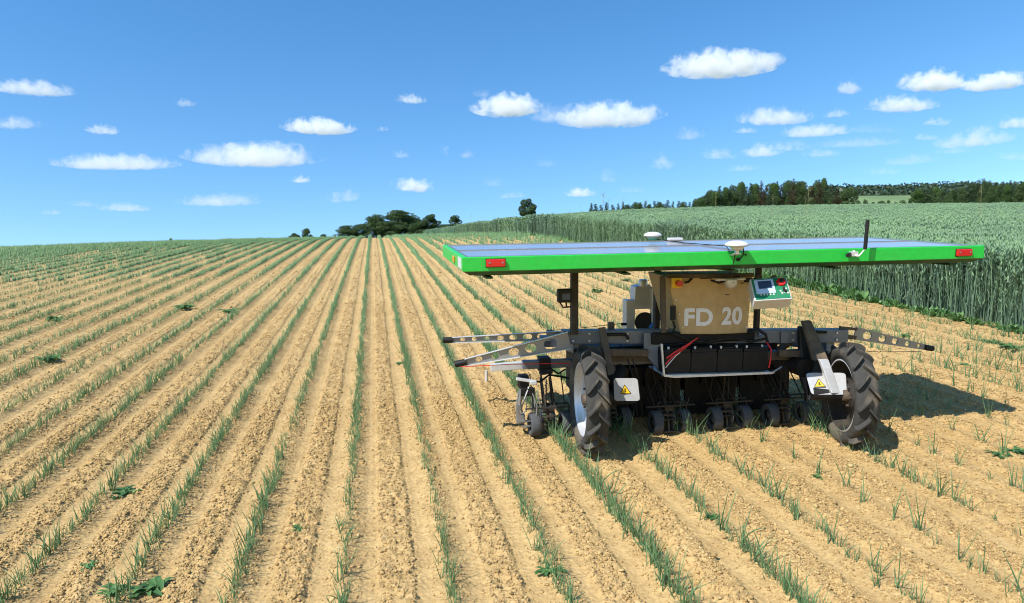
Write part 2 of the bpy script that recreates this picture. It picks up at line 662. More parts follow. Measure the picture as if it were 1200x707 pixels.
# where the wheels stand nothing grows
blk = ((np.abs(pX - 1.42) < .1) & (np.abs(pY - 4.8) < .32)) | ((np.abs(pX - 3.43) < .1) & (np.abs(pY - 4.66) < .32))
ok &= ~blk
pX, pY, sx, sy = pX[ok], pY[ok], sx[ok], sy[ok]
hgt = np.where(pX > 1.9, 1.02, np.where(pX > 1.0, .88, .68)) * (1 + .32 * sstep(16, 34, np.hypot(pX, pY))) * (0.55 + .75 * rng.uniform(0, 1, len(pX))) * (.8 + .4 * vnoise(pX * 2, pY * .5, 41))
inside = (sx > -5) & (sx < 1205) & (sy < 725)
dist = np.hypot(pX, pY) / hgt + np.where(inside, 0, 1e3)
order = np.argsort(dist)
solo, rest = order[:300], order[300:]
pZ = gz(pX, pY)
onion_me = []
for i, (V, f3, f4, c) in enumerate(near_vars):
    me = np_mesh('onion_plant', V, [f3, f4], smooth=True, colors=c)
    me.materials.append(M_ONION)
    onion_me.append(me)
for n, i in enumerate(solo):
    o = bpy.data.objects.new('onion_plant', onion_me[n % len(onion_me)])
    o.location = (pX[i], pY[i], pZ[i])
    o.rotation_euler = (0, 0, random.uniform(0, 6.28))
    s = float(hgt[i])
    o.scale = (s, s, s * random.uniform(.9, 1.15))
    COL.objects.link(o)
    tag(o, 'young onion plant with slim upright blue-green leaves growing in a row on bare soil', 'onion plant', 'young onion plants in the nearest rows')


def replicate(variants, X, Y, Zs, S, width=None):
    allV, F3, F4, C, off = [], [], [], [], 0
    pick = rng.integers(0, len(variants), len(X))
    for v, (V0, f3, f4, c) in enumerate(variants):
        s = pick == v
        n = int(s.sum())
        if not n:
            continue
        a = rng.uniform(0, 6.28, n)
        sc = S[s][:, None]
        ca, sa = np.cos(a)[:, None], np.sin(a)[:, None]
        vx, vy, vz = V0[None, :, 0] * sc, V0[None, :, 1] * sc, V0[None, :, 2] * sc
        P = np.stack([vx * ca - vy * sa + X[s][:, None], vx * sa + vy * ca + Y[s][:, None], vz + Zs[s][:, None]], -1)
        k = len(V0)
        o = (np.arange(n) * k)[:, None, None] + off
        allV.append(P.reshape(-1, 3))
        if len(f3): F3.append((f3[None] + o).reshape(-1, 3))
        if len(f4): F4.append((f4[None] + o).reshape(-1, 4))
        C.append(np.clip(np.tile(c, (n, 1)) * .75 + rng.uniform(0, .3, n)[:, None], 0, 1).ravel())
        off += n * k
    return allV, F3, F4, C, off


def join_sets(sets):
    V, F, C, off = [], [[], []], [], 0
    for (v, f3, f4, c, n) in sets:
        V += v
        F[0] += [f + off for f in f3]
        F[1] += [f + off for f in f4]
        C += c
        off += n
    Fs = []
    if F[0]: Fs.append(np.concatenate(F[0]))
    if F[1]: Fs.append(np.concatenate(F[1]))
    return np.concatenate(V), Fs, np.concatenate(C)


rY = pY[rest]
sets = []
for lo, hi, var in ((0, 9, near_vars), (9, 18, mid_vars), (18, 99, far_vars)):
    s = rest[(rY >= lo) & (rY < hi)]
    sets.append(replicate(var, pX[s], pY[s], pZ[s], hgt[s]))
V, Fs, C = join_sets(sets)
o = link_mesh('onion_rows', np_mesh('onion_rows', V, Fs, smooth=True, colors=C), M_ONION)
tag(o, 'long parallel rows of young blue-green onions running over the field to the crest', 'onion rows', kind='stuff')
print('onions', len(pX))

# ------------------------------------------------------------------ broad-leaved weeds
M_WEED = leaf_mat('weed_leaf', (.05, .13, .04), (.14, .28, .085), trans=.25, rough=.5)


def weed_mesh(nl, lmin, lmax, up):
    V, F, C = [], [], []
    for i in range(nl):
        az = 2.4 * i + random.uniform(-.4, .4)
        L = random.uniform(lmin, lmax)
        w = L * random.uniform(.16, .26)
        el = random.uniform(up * .4, up)
        c = random.random()
        d = Vector((math.cos(az), math.sin(az), 0))
        sde = Vector((-math.sin(az), math.cos(az), 0))
        prev = None
        o0 = Vector((random.gauss(0, .022), random.gauss(0, .022), 0))
        for s in range(5):
            t = s / 4
            p = o0 + d * (L * t) + Vector((0, 0, .005 + L * (el * t - .75 * el * t * t)))
            ww = w * (0.18 + 1.5 * math.sin(math.pi * min(1, t * .93 + .04)) * .5)
            b = len(V)
            V += [p - sde * ww + Vector((0, 0, ww * .35)), p, p + sde * ww + Vector((0, 0, ww * .35))]
            C += [c, c * .7, c]
            if prev is not None:
                F += [(prev, prev + 1, b + 1, b), (prev + 1, prev + 2, b + 2, b + 1)]
            prev = b
    me = np_mesh('weed', np.array([tuple(v) for v in V]), np.array(F), smooth=True, colors=np.array(C))
    me.materials.append(M_WEED)
    return me


weed_mes = [weed_mesh(random.choice((26, 32, 38)), .025, .085, u) for u in (.9, 1.4, 2.0, 1.1)]


def ground_pt(px, py):
    x, y = px - 600.0, py - 353.5
    r = rx * (x / FPX) - ux * (y / FPX) + CF
    t = -EYE.z / r.z
    return EYE + r * t


for n, (px, py, s, lab) in enumerate((
        (148, 576, .95, 'leafy green weed sprawling beside an onion row near the left edge of the photo'),
        (178, 690, 1.0, 'leafy green weed at the foot of the picture, left of centre'),
        (132, 698, .7, 'small leafy weed at the foot of the picture beside a bigger one'),
        (216, 363, 2.2, 'broad green weed clump among the distant rows on the left'),
        (268, 366, 1.9, 'lower green weed patch beside a row left of centre'),
        (58, 425, 1.6, 'flat green weed in a row by the left edge'),
        (66, 376, 1.7, 'dark green weed high on the left among the dense rows'),
        (470, 427, .8, 'small weed sticking out of the row left of the sensing arms'),
        (643, 672, .7, None), (104, 668, .5, None),
        (700, 343, 1.5, 'green weed seen between the lamp mast and the tan hopper'),
        (733, 330, 1.4, 'green weed behind the steel steering column under the roof'),
        (1186, 410, 1.6, 'low green weed by the right edge beyond the machine\'s shadow'),
        (1160, 402, 1.2, None), (1060, 397, .9, None), (1022, 388, .8, None),
        (1172, 533, .9, 'bushy green weed on the bare soil by the right edge'),
        (1190, 530, .9, None), (833, 610, .5, None), (1130, 428, .8, None), (960, 560, .45, None), (350, 620, .5, None))):
    p = ground_pt(px, py)
    o = bpy.data.objects.new('weed', weed_mes[n % 4])
    o.location = (p.x, p.y, float(gz(p.x, p.y)) - .004)
    o.rotation_euler = (0, 0, random.uniform(0, 6))
    o.scale = (s, s, s)
    COL.objects.link(o)
    tag(o, lab or 'small flat broad-leaved weed lying between onion plants', 'weed', 'broad-leaved weeds among the onions')


# ------------------------------------------------------------------ standing wheat
M_WHEAT = leaf_mat('wheat_green', (.082, .135, .122), (.255, .41, .20), trans=.28, rough=.38, spec=.6)


def wheat():
    sets = []

    def blades(X, Y, Zg, H, wid, n_leaf, seg_leaf, ear, tone):
        n = len(X)
        Vs, F4, F3, C, off = [], [], [], [], 0
        az = rng.uniform(0, 6.28, n)
        lean = rng.normal(0, .085, (n, 2))
        top = np.stack([X + lean[:, 0] * H, Y + lean[:, 1] * H, Zg + H], -1)
        foot = np.stack([X, Y, Zg - .03], -1)
        # stem ribbon
        a = np.stack([np.cos(az), np.sin(az), np.zeros(n)], -1) * (wid * .5)[:, None]
        t0 = tone
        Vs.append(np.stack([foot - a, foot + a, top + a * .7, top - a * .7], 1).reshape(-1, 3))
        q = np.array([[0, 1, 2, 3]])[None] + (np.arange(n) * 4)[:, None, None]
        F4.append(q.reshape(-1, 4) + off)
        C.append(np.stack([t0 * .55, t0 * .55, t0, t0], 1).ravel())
        off += 4 * n
        if ear:
            L = rng.uniform(.075, .11, n)
            ew = np.maximum(wid * 1.1, .006)
            ed = np.stack([rng.normal(0, .25, n), rng.normal(0, .25, n), np.ones(n)], -1)
            ed /= np.linalg.norm(ed, axis=1)[:, None]
            b = np.stack([-np.sin(az), np.cos(az), np.zeros(n)], -1)
            a1 = np.stack([np.cos(az), np.sin(az), np.zeros(n)], -1)
            m = top + ed * (L * .35)[:, None]
            tip = top + ed * L[:, None]
            ring = [m + a1 * ew[:, None], m + b * ew[:, None], m - a1 * ew[:, None], m - b * ew[:, None]]
            Vs.append(np.stack([top] + ring + [tip], 1).reshape(-1, 3))
            f = np.array([(0, 2, 1), (0, 3, 2), (0, 4, 3), (0, 1, 4), (5, 1, 2), (5, 2, 3), (5, 3, 4), (5, 4, 1)])[None] + (np.arange(n) * 6)[:, None, None] + off
            F3.append(f.reshape(-1, 3))
            C.append(np.repeat(np.clip(t0 * 1.05 + .12, 0, 1), 6))
            off += 6 * n
        for l in range(n_leaf):
            h0 = H * rng.uniform(.18 + .2 * l, .5 + .2 * l, n).clip(0, .95)
            th = rng.uniform(0, 6.28, n)
            d = np.stack([np.cos(th), np.sin(th), np.zeros(n)], -1)
            sd = np.stack([-np.sin(th), np.cos(th), np.zeros(n)], -1)
            L = rng.uniform(.16, .30, n) * np.minimum(1, H)
            droop = rng.uniform(.2, 1.1, n)
            lt = np.clip(t0 * rng.uniform(.6, 1.05, n) + rng.uniform(-.05, .15, n), 0, 1)
            base = foot + (top - foot) * (h0 / H)[:, None]
            ring = []
            for s in range(seg_leaf + 1):
                t = s / seg_leaf
                p = base + d * (L * t * .62)[:, None] + np.stack([np.zeros(n), np.zeros(n), L * (1.0 * t - droop * t * t)], -1)
                w = wid * 1.15 * (1 - t ** 2) + .0006
                ring += [p - sd * w[:, None] * .5, p + sd * w[:, None] * .5]
            k = len(ring)
            Vs.append(np.stack(ring, 1).reshape(-1, 3))
            f = np.array([(2 * s, 2 * s + 1, 2 * s + 3, 2 * s + 2) for s in range(seg_leaf)])[None] + (np.arange(n) * k)[:, None, None] + off
            F4.append(f.reshape(-1, 4))
            C.append(np.repeat(lt, k))
            off += k * n
        return Vs, F3, F4, C, off

    def field(n, y0, y1, xmaxk, xmin=0.0, xmax=None):
        Y = np.sqrt(rng.uniform(max(y0, .1) ** 2, y1 ** 2, n)) if y0 > 6 else rng.uniform(y0, y1, n)
        xm = xmaxk * Y + 2.5 if xmax is None else np.full(n, xmax)
        X = WHEAT_X + xmin + rng.uniform(0, 1, n) * (xm - WHEAT_X - xmin)
        return X, Y

    edge = lambda Y: 0.10 * (vnoise(Y * 1.1, Y * 0, 51) - .5) + .12 * (vnoise(Y * 4, Y * 0, 52) - .5)
    patch = lambda X, Y: np.clip(.42 + .5 * vnoise(X * 1.2, Y * .5, 61) + rng.normal(0, .17, len(X)), .03, 1)
    hh = lambda X, Y: .83 + .16 * vnoise(X * .8, Y * .6, 62) + rng.normal(0, .05, len(X))
    # the edge strip that shows its stems
    for n, y0, y1, xmax, wid in ((9500, 5.5, 17, WHEAT_X + .95, .0125), (9000, 17, 34, WHEAT_X + .9, .014), (7000, 34, 75, WHEAT_X + 1.2, .03)):
        X, Y = field(n, y0, y1, 0, 0, xmax)
        X = X + edge(Y) + np.where(rng.uniform(0, 1, n) < .05, -.12, 0)
        H = hh(X, Y) * np.where(X < WHEAT_X + .08, rng.uniform(.55, 1.0, n), 1)
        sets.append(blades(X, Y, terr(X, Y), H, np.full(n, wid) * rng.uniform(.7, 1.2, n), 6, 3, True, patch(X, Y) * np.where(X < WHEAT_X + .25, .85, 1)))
    for n, y0, y1, wid, nl, sg in ((26000, 5, 15, .012, 3, 3), (40000, 15, 30, .017, 2, 2), (46000, 30, 60, .035, 2, 2), (42000, 60, 140, .085, 2, 1)):
        X, Y = field(n, y0, y1, 1.12, .7)
        H = hh(X, Y)
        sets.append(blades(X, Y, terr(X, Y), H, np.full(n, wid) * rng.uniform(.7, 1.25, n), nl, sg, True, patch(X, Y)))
    V, Fs, C = join_sets(sets)
    o = link_mesh('wheat', np_mesh('wheat', V, Fs, colors=C), M_WHEAT)
    tag(o, 'dense grey-green standing wheat with upright ears beyond the onion field', 'wheat crop', kind='stuff')


wheat()

# a ragged green fringe of weeds at the foot of the wheat
def fringe():
    n = 1000
    Y = rng.uniform(7, 45, n)
    X = WHEAT_X - .02 - np.abs(rng.normal(0, .08, n)) * (.3 + 1.6 * vnoise(Y * .55, Y * 0, 71))
    V, F, C, off = [], [], [], 0
    s = rng.uniform(.06, .17, n) * np.where((Y > 11) & (Y < 14.5), 1.6, 1)
    for j in range(9):
        th = rng.uniform(0, 6.28, n); el = rng.uniform(.3, 1.4, n)
        d = np.stack([np.cos(th) * np.cos(el), np.sin(th) * np.cos(el), np.sin(el)], -1)
        sd = np.stack([-np.sin(th), np.cos(th), np.zeros(n)], -1)
        p0 = np.stack([X, Y, terr(X, Y) - .01], -1)
        p1 = p0 + d * (s * .6)[:, None]; p2 = p0 + d * s[:, None] - np.stack([0 * s, 0 * s, s * .15], -1)
        w = (s * .17)[:, None]
        V.append(np.stack([p0, p1 - sd * w, p2, p1 + sd * w], 1).reshape(-1, 3))
        F.append((np.array([[0, 1, 2, 3]])[None] + (np.arange(n) * 4)[:, None, None] + off).reshape(-1, 4))
        C.append(np.repeat(rng.uniform(0, 1, n), 4))
        off += 4 * n
    o = link_mesh('field_margin_weeds', np_mesh('field_margin_weeds', np.concatenate(V), np.concatenate(F), colors=np.concatenate(C)), M_WEED)
    tag(o, 'low tangled green weeds along the foot of the standing wheat', 'margin weeds', kind='stuff')


fringe()
#@@ROBOT
# ------------------------------------------------------------------ the field robot
M_GREEN = simple('green_paint', (.014, .47, .05), rough=.36, dirt=(.07, .34, .08), dirt_amt=.3, scale=3, coat=.15)
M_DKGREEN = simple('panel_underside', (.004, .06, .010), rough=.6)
M_PVFRAME = simple('panel_frame', (.30, .32, .36), rough=.4, metal=.6, dirt_amt=.1)
M_STEEL = simple('slate_steel', (.15, .17, .205), rough=.42, metal=.35, dirt=(.20, .15, .09), dirt_amt=.45, scale=6, bump=.1)
M_ALU = simple('bare_aluminium', (.68, .69, .71), rough=.4, metal=.4, dirt=(.30, .24, .16), dirt_amt=.35, scale=8)
M_GALV = simple('galvanised_arm', (.27, .27, .27), rough=.48, metal=.5, dirt=(.34, .26, .15), dirt_amt=.6, scale=9)
M_BROWN = simple('rusty_dusty_steel', (.085, .065, .048), rough=.7, metal=.2, dirt=(.25, .18, .10), dirt_amt=.6, scale=10, bump=.3)
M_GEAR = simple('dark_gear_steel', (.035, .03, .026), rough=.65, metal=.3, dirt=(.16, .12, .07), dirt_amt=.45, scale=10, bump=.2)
M_BLACK = simple('black_plastic', (.008, .008, .009), rough=.55, dirt=(.07, .052, .035), dirt_amt=.25, scale=6, spec=.3)
M_RUBBER = simple('tyre_rubber', (.050, .049, .046), rough=.85, dirt=(.25, .20, .135), dirt_amt=.85, scale=5, bump=.35, spec=.2)
M_SMALLRUB = simple('grey_press_rubber', (.07, .074, .080), rough=.8, dirt=(.20, .165, .11), dirt_amt=.45, scale=9, spec=.2)
M_RIM = simple('silver_rim', (.60, .62, .66), rough=.4, metal=.45, dirt=(.38, .29, .18), dirt_amt=.4, scale=5)
M_WHITE = simple('white_enamel', (.56, .56, .57), rough=.42, dirt=(.52, .44, .32), dirt_amt=.4, scale=6)
M_PLATE = simple('plate_aluminium', (.40, .41, .43), rough=.45, metal=.15, dirt=(.36, .29, .19), dirt_amt=.55, scale=7)
M_TAN = simple('tan_hopper', (.47, .335, .17), rough=.6, dirt=(.38, .265, .13), dirt_amt=.6, scale=3.5, bump=.08)
M_LETTER = simple('pale_lettering', (.72, .73, .80), rough=.5, dirt_amt=.12)
M_RED = simple('red_plastic', (.55, .008, .010), rough=.22, dirt_amt=.06, coat=.4)
M_REDCABLE = simple('red_cable', (.60, .015, .02), rough=.45, dirt_amt=.1)
M_YELLOW = simple('warning_yellow', (.80, .52, .015), rough=.45, dirt_amt=.12)
M_ORANGE = simple('amber_plastic', (.80, .27, .02), rough=.25, dirt_amt=.06, coat=.4)
M_BLUE = simple('blue_strap', (.06, .22, .60), rough=.5, dirt_amt=.1)
M_NAVY = simple('navy_badge', (.03, .05, .22), rough=.4, dirt_amt=.1)
M_BOXGREEN = simple('keypad_green', (.008, .17, .075), rough=.38, dirt_amt=.08)
M_BEZEL = simple('pale_blue_bezel', (.42, .55, .72), rough=.4, dirt_amt=.05)
M_TEAL = simple('pale_teal', (.10, .40, .30), rough=.45, dirt_amt=.1)

m, nt, b = new_mat('display_glass')
b.inputs['Base Color'].default_value = (.035, .06, .12, 1); b.inputs['Roughness'].default_value = .08
M_DISPLAY = m

m, nt, b = new_mat('solar_cells')
tc = N(nt, 'ShaderNodeTexCoord')
br = N(nt, 'ShaderNodeTexBrick')
br.offset = 0
br.inputs['Color1'].default_value = (.010, .014, .034, 1); br.inputs['Color2'].default_value = (.013, .018, .042, 1)
br.inputs['Mortar'].default_value = (.16, .18, .22, 1)
br.inputs['Scale'].default_value = 1.0; br.inputs['Mortar Size'].default_value = .0022
br.inputs['Brick Width'].default_value = .158; br.inputs['Row Height'].default_value = .158
nt.links.new(tc.outputs['Object'], br.inputs['Vector'])
nz = noise(nt, 4, 5, .6, tc.outputs['Object'])
glare = ramp(nt, [(.25, (.42, .42, .42)), (.8, (.66, .66, .66))], nz.outputs[0])  # pale patchy tone that paints the sky's glare into the cell colour
mx = N(nt, 'ShaderNodeMix', data_type='RGBA'); mx.inputs[7].default_value = (.52, .48, .47, 1)
nt.links.new(glare.outputs[0], mx.inputs[0]); nt.links.new(br.outputs[0], mx.inputs[6])
nt.links.new(mx.outputs[2], b.inputs['Base Color'])
b.inputs['Roughness'].default_value = .2; b.inputs['IOR'].default_value = 1.52
b.inputs['Coat Weight'].default_value = .6; b.inputs['Coat Roughness'].default_value = .1
M_PV = m

robot = empty('field_robot', (2.4, 4.9, 0))
tag(robot, 'solar-powered three-row-wheel weeding robot with a wide green roof, tan hopper and two lugged tyres', 'field robot')
robot['label'] = 'solar-powered field robot with a flat green roof, tan hopper and two lugged tyres'


def plate_with_holes(name, outer, holes, thick, frame, mat, parent):
    """flat plate drawn in (u, v) with slots, then stood up along frame = (origin, u axis, v axis)"""
    cu = bpy.data.curves.new('tmp', 'CURVE')
    cu.dimensions = '2D'
    cu.fill_mode = 'BOTH'
    cu.extrude = thick / 2
    for loop in [outer] + holes:
        sp = cu.splines.new('POLY')
        sp.points.add(len(loop) - 1)
        for p, q in zip(sp.points, loop):
            p.co = (q[0], q[1], 0, 1)
        sp.use_cyclic_u = True
    ob = bpy.data.objects.new('tmp', cu)
    COL.objects.link(ob)
    dg = bpy.context.evaluated_depsgraph_get()
    me = bpy.data.meshes.new_from_object(ob.evaluated_get(dg))
    bpy.data.objects.remove(ob)
    bpy.data.curves.remove(cu)
    O, U, W = Vector(frame[0]), Vector(frame[1]).normalized(), Vector(frame[2])
    W = (W - U * W.dot(U)).normalized()
    Nn = U.cross(W)
    off = parent_world(parent)
    for v in me.vertices:
        c = v.co.copy()
        v.co = O + U * c.x + W * c.y + Nn * c.z - off
    me.update()
    me.name = name
    me.materials.clear()
    return link_mesh(name, me, mat, parent)


def slot(cx, w, h, tilt=0.0, n=7, cyy=0.0):
    """rounded slot outline"""
    r = min(w, h) / 2
    pts = []
    for sgn, a0 in ((1, -math.pi / 2), (-1, math.pi / 2)):
        for i in range(n):
            a = a0 + math.pi * i / (n - 1)
            pts.append((cx + sgn * max(0, w / 2 - r) + r * math.cos(a) * (1 if sgn == 1 else 1), cyy + r * math.sin(a) * (h / 2 / r)))
    return pts[::-1]


# ---- solar roof: a green tray, its sides folded in at the bottom
xl, xr_, yf, yb, zt = 0.524, 4.165, 4.47, 5.77, 1.400
roof = MB()
def ring(inx, z):
    return [Vector((xl + inx, yf + inx, z)), Vector((xr_ - inx, yf + inx, z)), Vector((xr_ - inx, yb - inx, z)), Vector((xl + inx, yb - inx, z))]
rings = [ring(.030, zt - .022), ring(.030, zt), ring(.004, zt), ring(0, zt - .004), ring(0, zt - .085), ring(.006, zt - .089)]
vs = [v for r_ in rings for v in r_]
fs = []
for k in range(len(rings) - 1):
    for i in range(4):
        j = (i + 1) % 4
        fs.append((k * 4 + i, k * 4 + j, (k + 1) * 4 + j, (k + 1) * 4 + i))
roof.add(vs, fs)
# longitudinal carriers under the panels
roof.box((2.35, 5.12, zt - .07), (3.5, 1.15, .012))
roof_o = roof.build('solar_roof', M_GREEN, robot)
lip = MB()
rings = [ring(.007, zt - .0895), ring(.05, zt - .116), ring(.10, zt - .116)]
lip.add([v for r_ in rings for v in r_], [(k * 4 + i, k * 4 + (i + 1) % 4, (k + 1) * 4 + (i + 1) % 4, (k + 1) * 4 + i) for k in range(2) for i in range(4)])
lip.build('roof_lip', M_DKGREEN, roof_o)  # darker green puts the shade of the downward-facing lip into its colour
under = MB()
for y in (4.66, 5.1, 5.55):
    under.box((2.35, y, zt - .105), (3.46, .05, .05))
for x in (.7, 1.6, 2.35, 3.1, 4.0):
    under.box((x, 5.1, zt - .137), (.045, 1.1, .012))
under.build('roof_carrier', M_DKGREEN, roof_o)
ncol = 2
pw = (xr_ - xl - .066) / ncol
ph = (yb - yf - .066) / 2
for r_ in range(2):
    for c_ in range(ncol):
        cx_, cy_ = xl + .033 + pw * (c_ + .5), yf + .033 + ph * (r_ + .5)
        MB().box((cx_, cy_, zt - .0075), (pw - .018, ph - .016, .008)).build('solar_panel', M_PV, roof_o, origin=(cx_ - pw / 2, cy_ - ph / 2, zt))
        fr = MB()
        for s_ in (-1, 1):
            fr.box((cx_ + s_ * (pw / 2 - .0055), cy_, zt - .0045), (.007, ph - .004, .012))
            fr.box((cx_, cy_ + s_ * (ph / 2 - .005), zt - .0045), (pw - .020, .006, .012))
        fr.build('panel_frame', M_PVFRAME, roof_o)

def reflector(cx_, z):
    o = MB().box((cx_, yf - .010, z), (.118, .019, .048)).build('rear_reflector', M_RED, robot, bevel=.006)
    s_ = MB()
    for d in (-.04, .04):
        s_.rod((cx_ + d, yf - .0185, z + .003), (cx_ + d, yf - .022, z + .003), .006, 10)
    s_.build('screw', M_PVFRAME, o)
    MB().box((cx_, yf - .001, z), (.124, .002, .054)).build('backing', M_BLACK, o)
reflector(.727, 1.362)
reflector(4.00, 1.355)
MB().box((xl - .006, 4.93, 1.356), (.010, .07, .042)).build('side_reflector', M_ORANGE, robot, bevel=.004)
MB().box((xl - .0015, 4.62, 1.357), (.003, .17, .066)).build('white_sticker', M_WHITE, robot)

# ---- satellite antennas: white mushrooms
def antenna(c, r_, foot):
    c = Vector(c)
    d = MB().lathe(c, [(0, .028), (r_ * .35, .027), (r_ * .68, .021), (r_ * .9, .012), (r_, .002), (r_ * .97, -.005), (r_ * .62, -.012), (r_ * .5, -.016)], n=32)
    o = d.build('satellite_antenna', M_WHITE, robot)
    MB().lathe(c, [(r_ * .56, -.012), (r_ * .52, -.024), (r_ * .36, -.034), (0, -.036)], n=24).build('antenna_neck', foot, o)
    return o
a1 = antenna((2.29, 4.425, 1.444), .077, M_ALU)
MB().bar((2.29, 4.425, 1.41), (2.29, 4.425, 1.385), .022, .022).bar((2.29, 4.42, 1.388), (2.29, yf + .002, 1.375), .05, .008).build('antenna_bracket', M_ALU, a1)
MB().tube([(2.283, 4.42, 1.41), (2.283, 4.44, 1.36), (2.281, 4.455, 1.31), (2.28, 4.47, 1.27), (2.27, 4.52, 1.24)], .0035).tube([(2.335, 4.425, 1.425), (2.345, 4.44, 1.38), (2.33, 4.455, 1.35), (2.325, yf, 1.345)], .0045).build('antenna_cable', M_BLACK, a1)
MB().rod((2.322, yf + .002, 1.347), (2.322, yf - .012, 1.347), .012).rod((2.375, yf + .002, 1.376), (2.375, yf - .006, 1.376), .007).build('cable_gland', M_BLACK, a1)
p2 = at(765, 277, 5.62)
antenna((p2.x, 5.62, 1.452), .072, M_TEAL)
MB().box((at(791, 279.5, 5.7).x, 5.70, 1.414), (.115, .06, .022)).build('white_module', M_WHITE, robot, bevel=.004)
MB().tube([(p2.x + .03, 5.6, 1.42), (p2.x + .15, 5.35, 1.405), (p2.x + .27, 4.9, 1.405), (2.25, 4.45, 1.41)], .003).build('antenna_wire', M_BLACK, robot)

# ---- rod antenna clamped to the rear edge
ro = MB().rod(at(1013.8, 292, 4.415), at(1016.8, 257.5, 4.41), .0125, 14).build('rod_antenna', M_BLACK, robot)
MB().rod(at(1013.8, 292, 4.418), (3.165, 4.425, 1.352), .005).rod((3.165, 4.425, 1.352), (3.125, yf, 1.366), .009).rod((3.165, 4.44, 1.35), (3.155, yf, 1.385), .008).box((3.145, 4.452, 1.366), (.045, .035, .03)).build('antenna_clamp', M_ALU, ro)
MB().rod((3.125, 4.46, 1.362), (3.088, 4.43, 1.358), .0145, 14).build('antenna_knob', M_BLACK, ro)

# ---- main beam, a little askew to the rows as in the photo
def beam_y(x):
    return 5.15 - .092 * (x - 1.36)
def bp(x, dy, z):
    return Vector((x, beam_y(x) + dy, z - .022 * (x - 1.36)))
bm_o = MB().bar(bp(1.33, .05, .747), bp(3.50, .05, .747), .095, .098).build('main_beam', M_STEEL, robot, bevel=.004)
g = MB()
g.prism([at(754, 390, 5.06), at(776, 390, 5.05), at(779.5, 441.5, 5.0), at(776, 441, 5.0), at(754, 413, 5.05)], (0, -.010, 0))
g.build('gusset_plate', M_STEEL, bm_o, bevel=.002)
g = MB()
g.prism([bp(2.96, -.006, .79), bp(3.02, -.006, .79), bp(3.02, -.006, .70), bp(2.96, -.006, .70)], (0, -.010, 0))
g.build('gusset_plate', M_STEEL, bm_o, bevel=.002)
for px, py in ((757, 394), (892, 391)):
    p = at(px, py, 5.02)
    p = at(px, py, beam_y(p.x) - .02)
    o = MB().rod(p, p + Vector((0, -.004, 0)), .024, 24).build('round_badge', M_NAVY, robot)
    MB().lathe(p + Vector((0, -.0045, 0)), [(.021, 0), (.021, -.002), (.018, -.002), (.018, 0)], axis='Y', n=24).rod(p + Vector((-.006, -.004, -.005)), p + Vector((-.006, -.0062, -.005)), .006).rod(p + Vector((.007, -.004, .006)), p + Vector((.007, -.0062, .006)), .005).build('badge_mark', M_BEZEL, o)
bolts = MB()
for x in (1.4, 1.52, 1.80, 3.06, 3.2, 3.40):
    for z in (.775, .722):
        bolts.rod(bp(x, .001, z), bp(x, -.009, z), .008, 6)
bolts.build('bolts', M_ALU, bm_o).name = 'beam_bolt'
MB().tube([bp(1.60, -.012, .765), bp(1.68, -.03, .775), bp(1.78, -.03, .775), bp(1.80, -.03, .74)], .012).build('black_hose', M_BLACK, bm_o)
MB().tube([bp(3.10, -.015, .75), bp(3.12, -.03, .785), bp(3.2, -.03, .79), bp(3.30, -.03, .785)], .011).build('black_hose', M_BLACK, bm_o)
# front beam parallel to it, carrying the far arm
MB().bar((1.34, 5.98, .565), (3.45, 5.8, .53), .08, .09).bar((1.45, 5.2, .66), (1.45, 5.98, .565), .07, .08).bar((3.38, 5.0, .62), (3.38, 5.8, .53), .07, .08).bar((1.42, 5.95, .56), (1.42, 5.95, .66), .05, .05, up=(0, 1, 0)).build('front_beam', M_STEEL, robot, bevel=.003)

# ---- battery tray with black batteries
tb, tf = 5.02, 4.86
tr_l = [at(775, 403, tf), at(778, 440, tf), at(790, 441.5, tf), at(905, 437, tf), at(917, 430, tf)]
rail = MB()
for a_, b_ in zip(tr_l[:-1], tr_l[1:]):
    rail.bar(a_ + Vector((0, 0, 0)), b_, .012, .016) if abs(a_.z - b_.z) < .03 else rail.bar(a_, b_, .012, .016, up=(0, 1, 0))
x0, x1 = tr_l[1].x, tr_l[3].x
zb_l, zb_r = tr_l[1].z, tr_l[3].z
rail.prism([Vector((x0, tf, zb_l - .006)), Vector((x1, tf, zb_r - .006)), Vector((x1, 5.16, zb_r - .006)), Vector((x0, 5.16, zb_l - .006))], (0, 0, .008))
tray_o = rail.build('battery_tray', M_ALU, robot)
nb = 4
bw = (x1 - x0 - .03) / nb
for i in range(nb):
    cx_ = x0 + .015 + bw * (i + .5)
    zb = zb_l + (zb_r - zb_l) * (cx_ - x0) / (x1 - x0) + .006
    o = MB().box((cx_, tf + .03 + .07, zb + .075), (bw - .003, .14, .150)).build('battery', M_BLACK, robot, bevel=.006)
    MB().box((cx_, tf + .03 + .075, zb + .160), (bw - .010, .145, .022)).box((cx_, tf + .03 + .02, zb + .176), (bw * .5, .02, .012)).build('battery_lid', M_BLACK, o, bevel=.003)
    MB().rod((cx_ - bw * .3, tf + .06, zb + .17), (cx_ - bw * .3, tf + .06, zb + .19), .009).rod((cx_ + bw * .3, tf + .06, zb + .17), (cx_ + bw * .3, tf + .06, zb + .19), .009).build('terminal', M_ALU, o)
q = lambda px, py, Y=4.83: at(px, py, Y)
MB().tube([q(781, 420), q(792, 412), q(804, 405), q(813, 399, 4.9), q(818, 396, 4.98)], .006).tube([q(780, 427), q(787, 419), q(797, 412), q(810, 402, 4.9)], .0055).tube([q(899, 402, 4.9), q(904, 410), q(903, 420), q(901, 431)], .006).build('red_battery_cable', M_REDCABLE, robot)
MB().tube([q(780, 431), q(785, 425), q(792, 417), q(797, 413)], .004).build('white_cable', M_WHITE, robot)
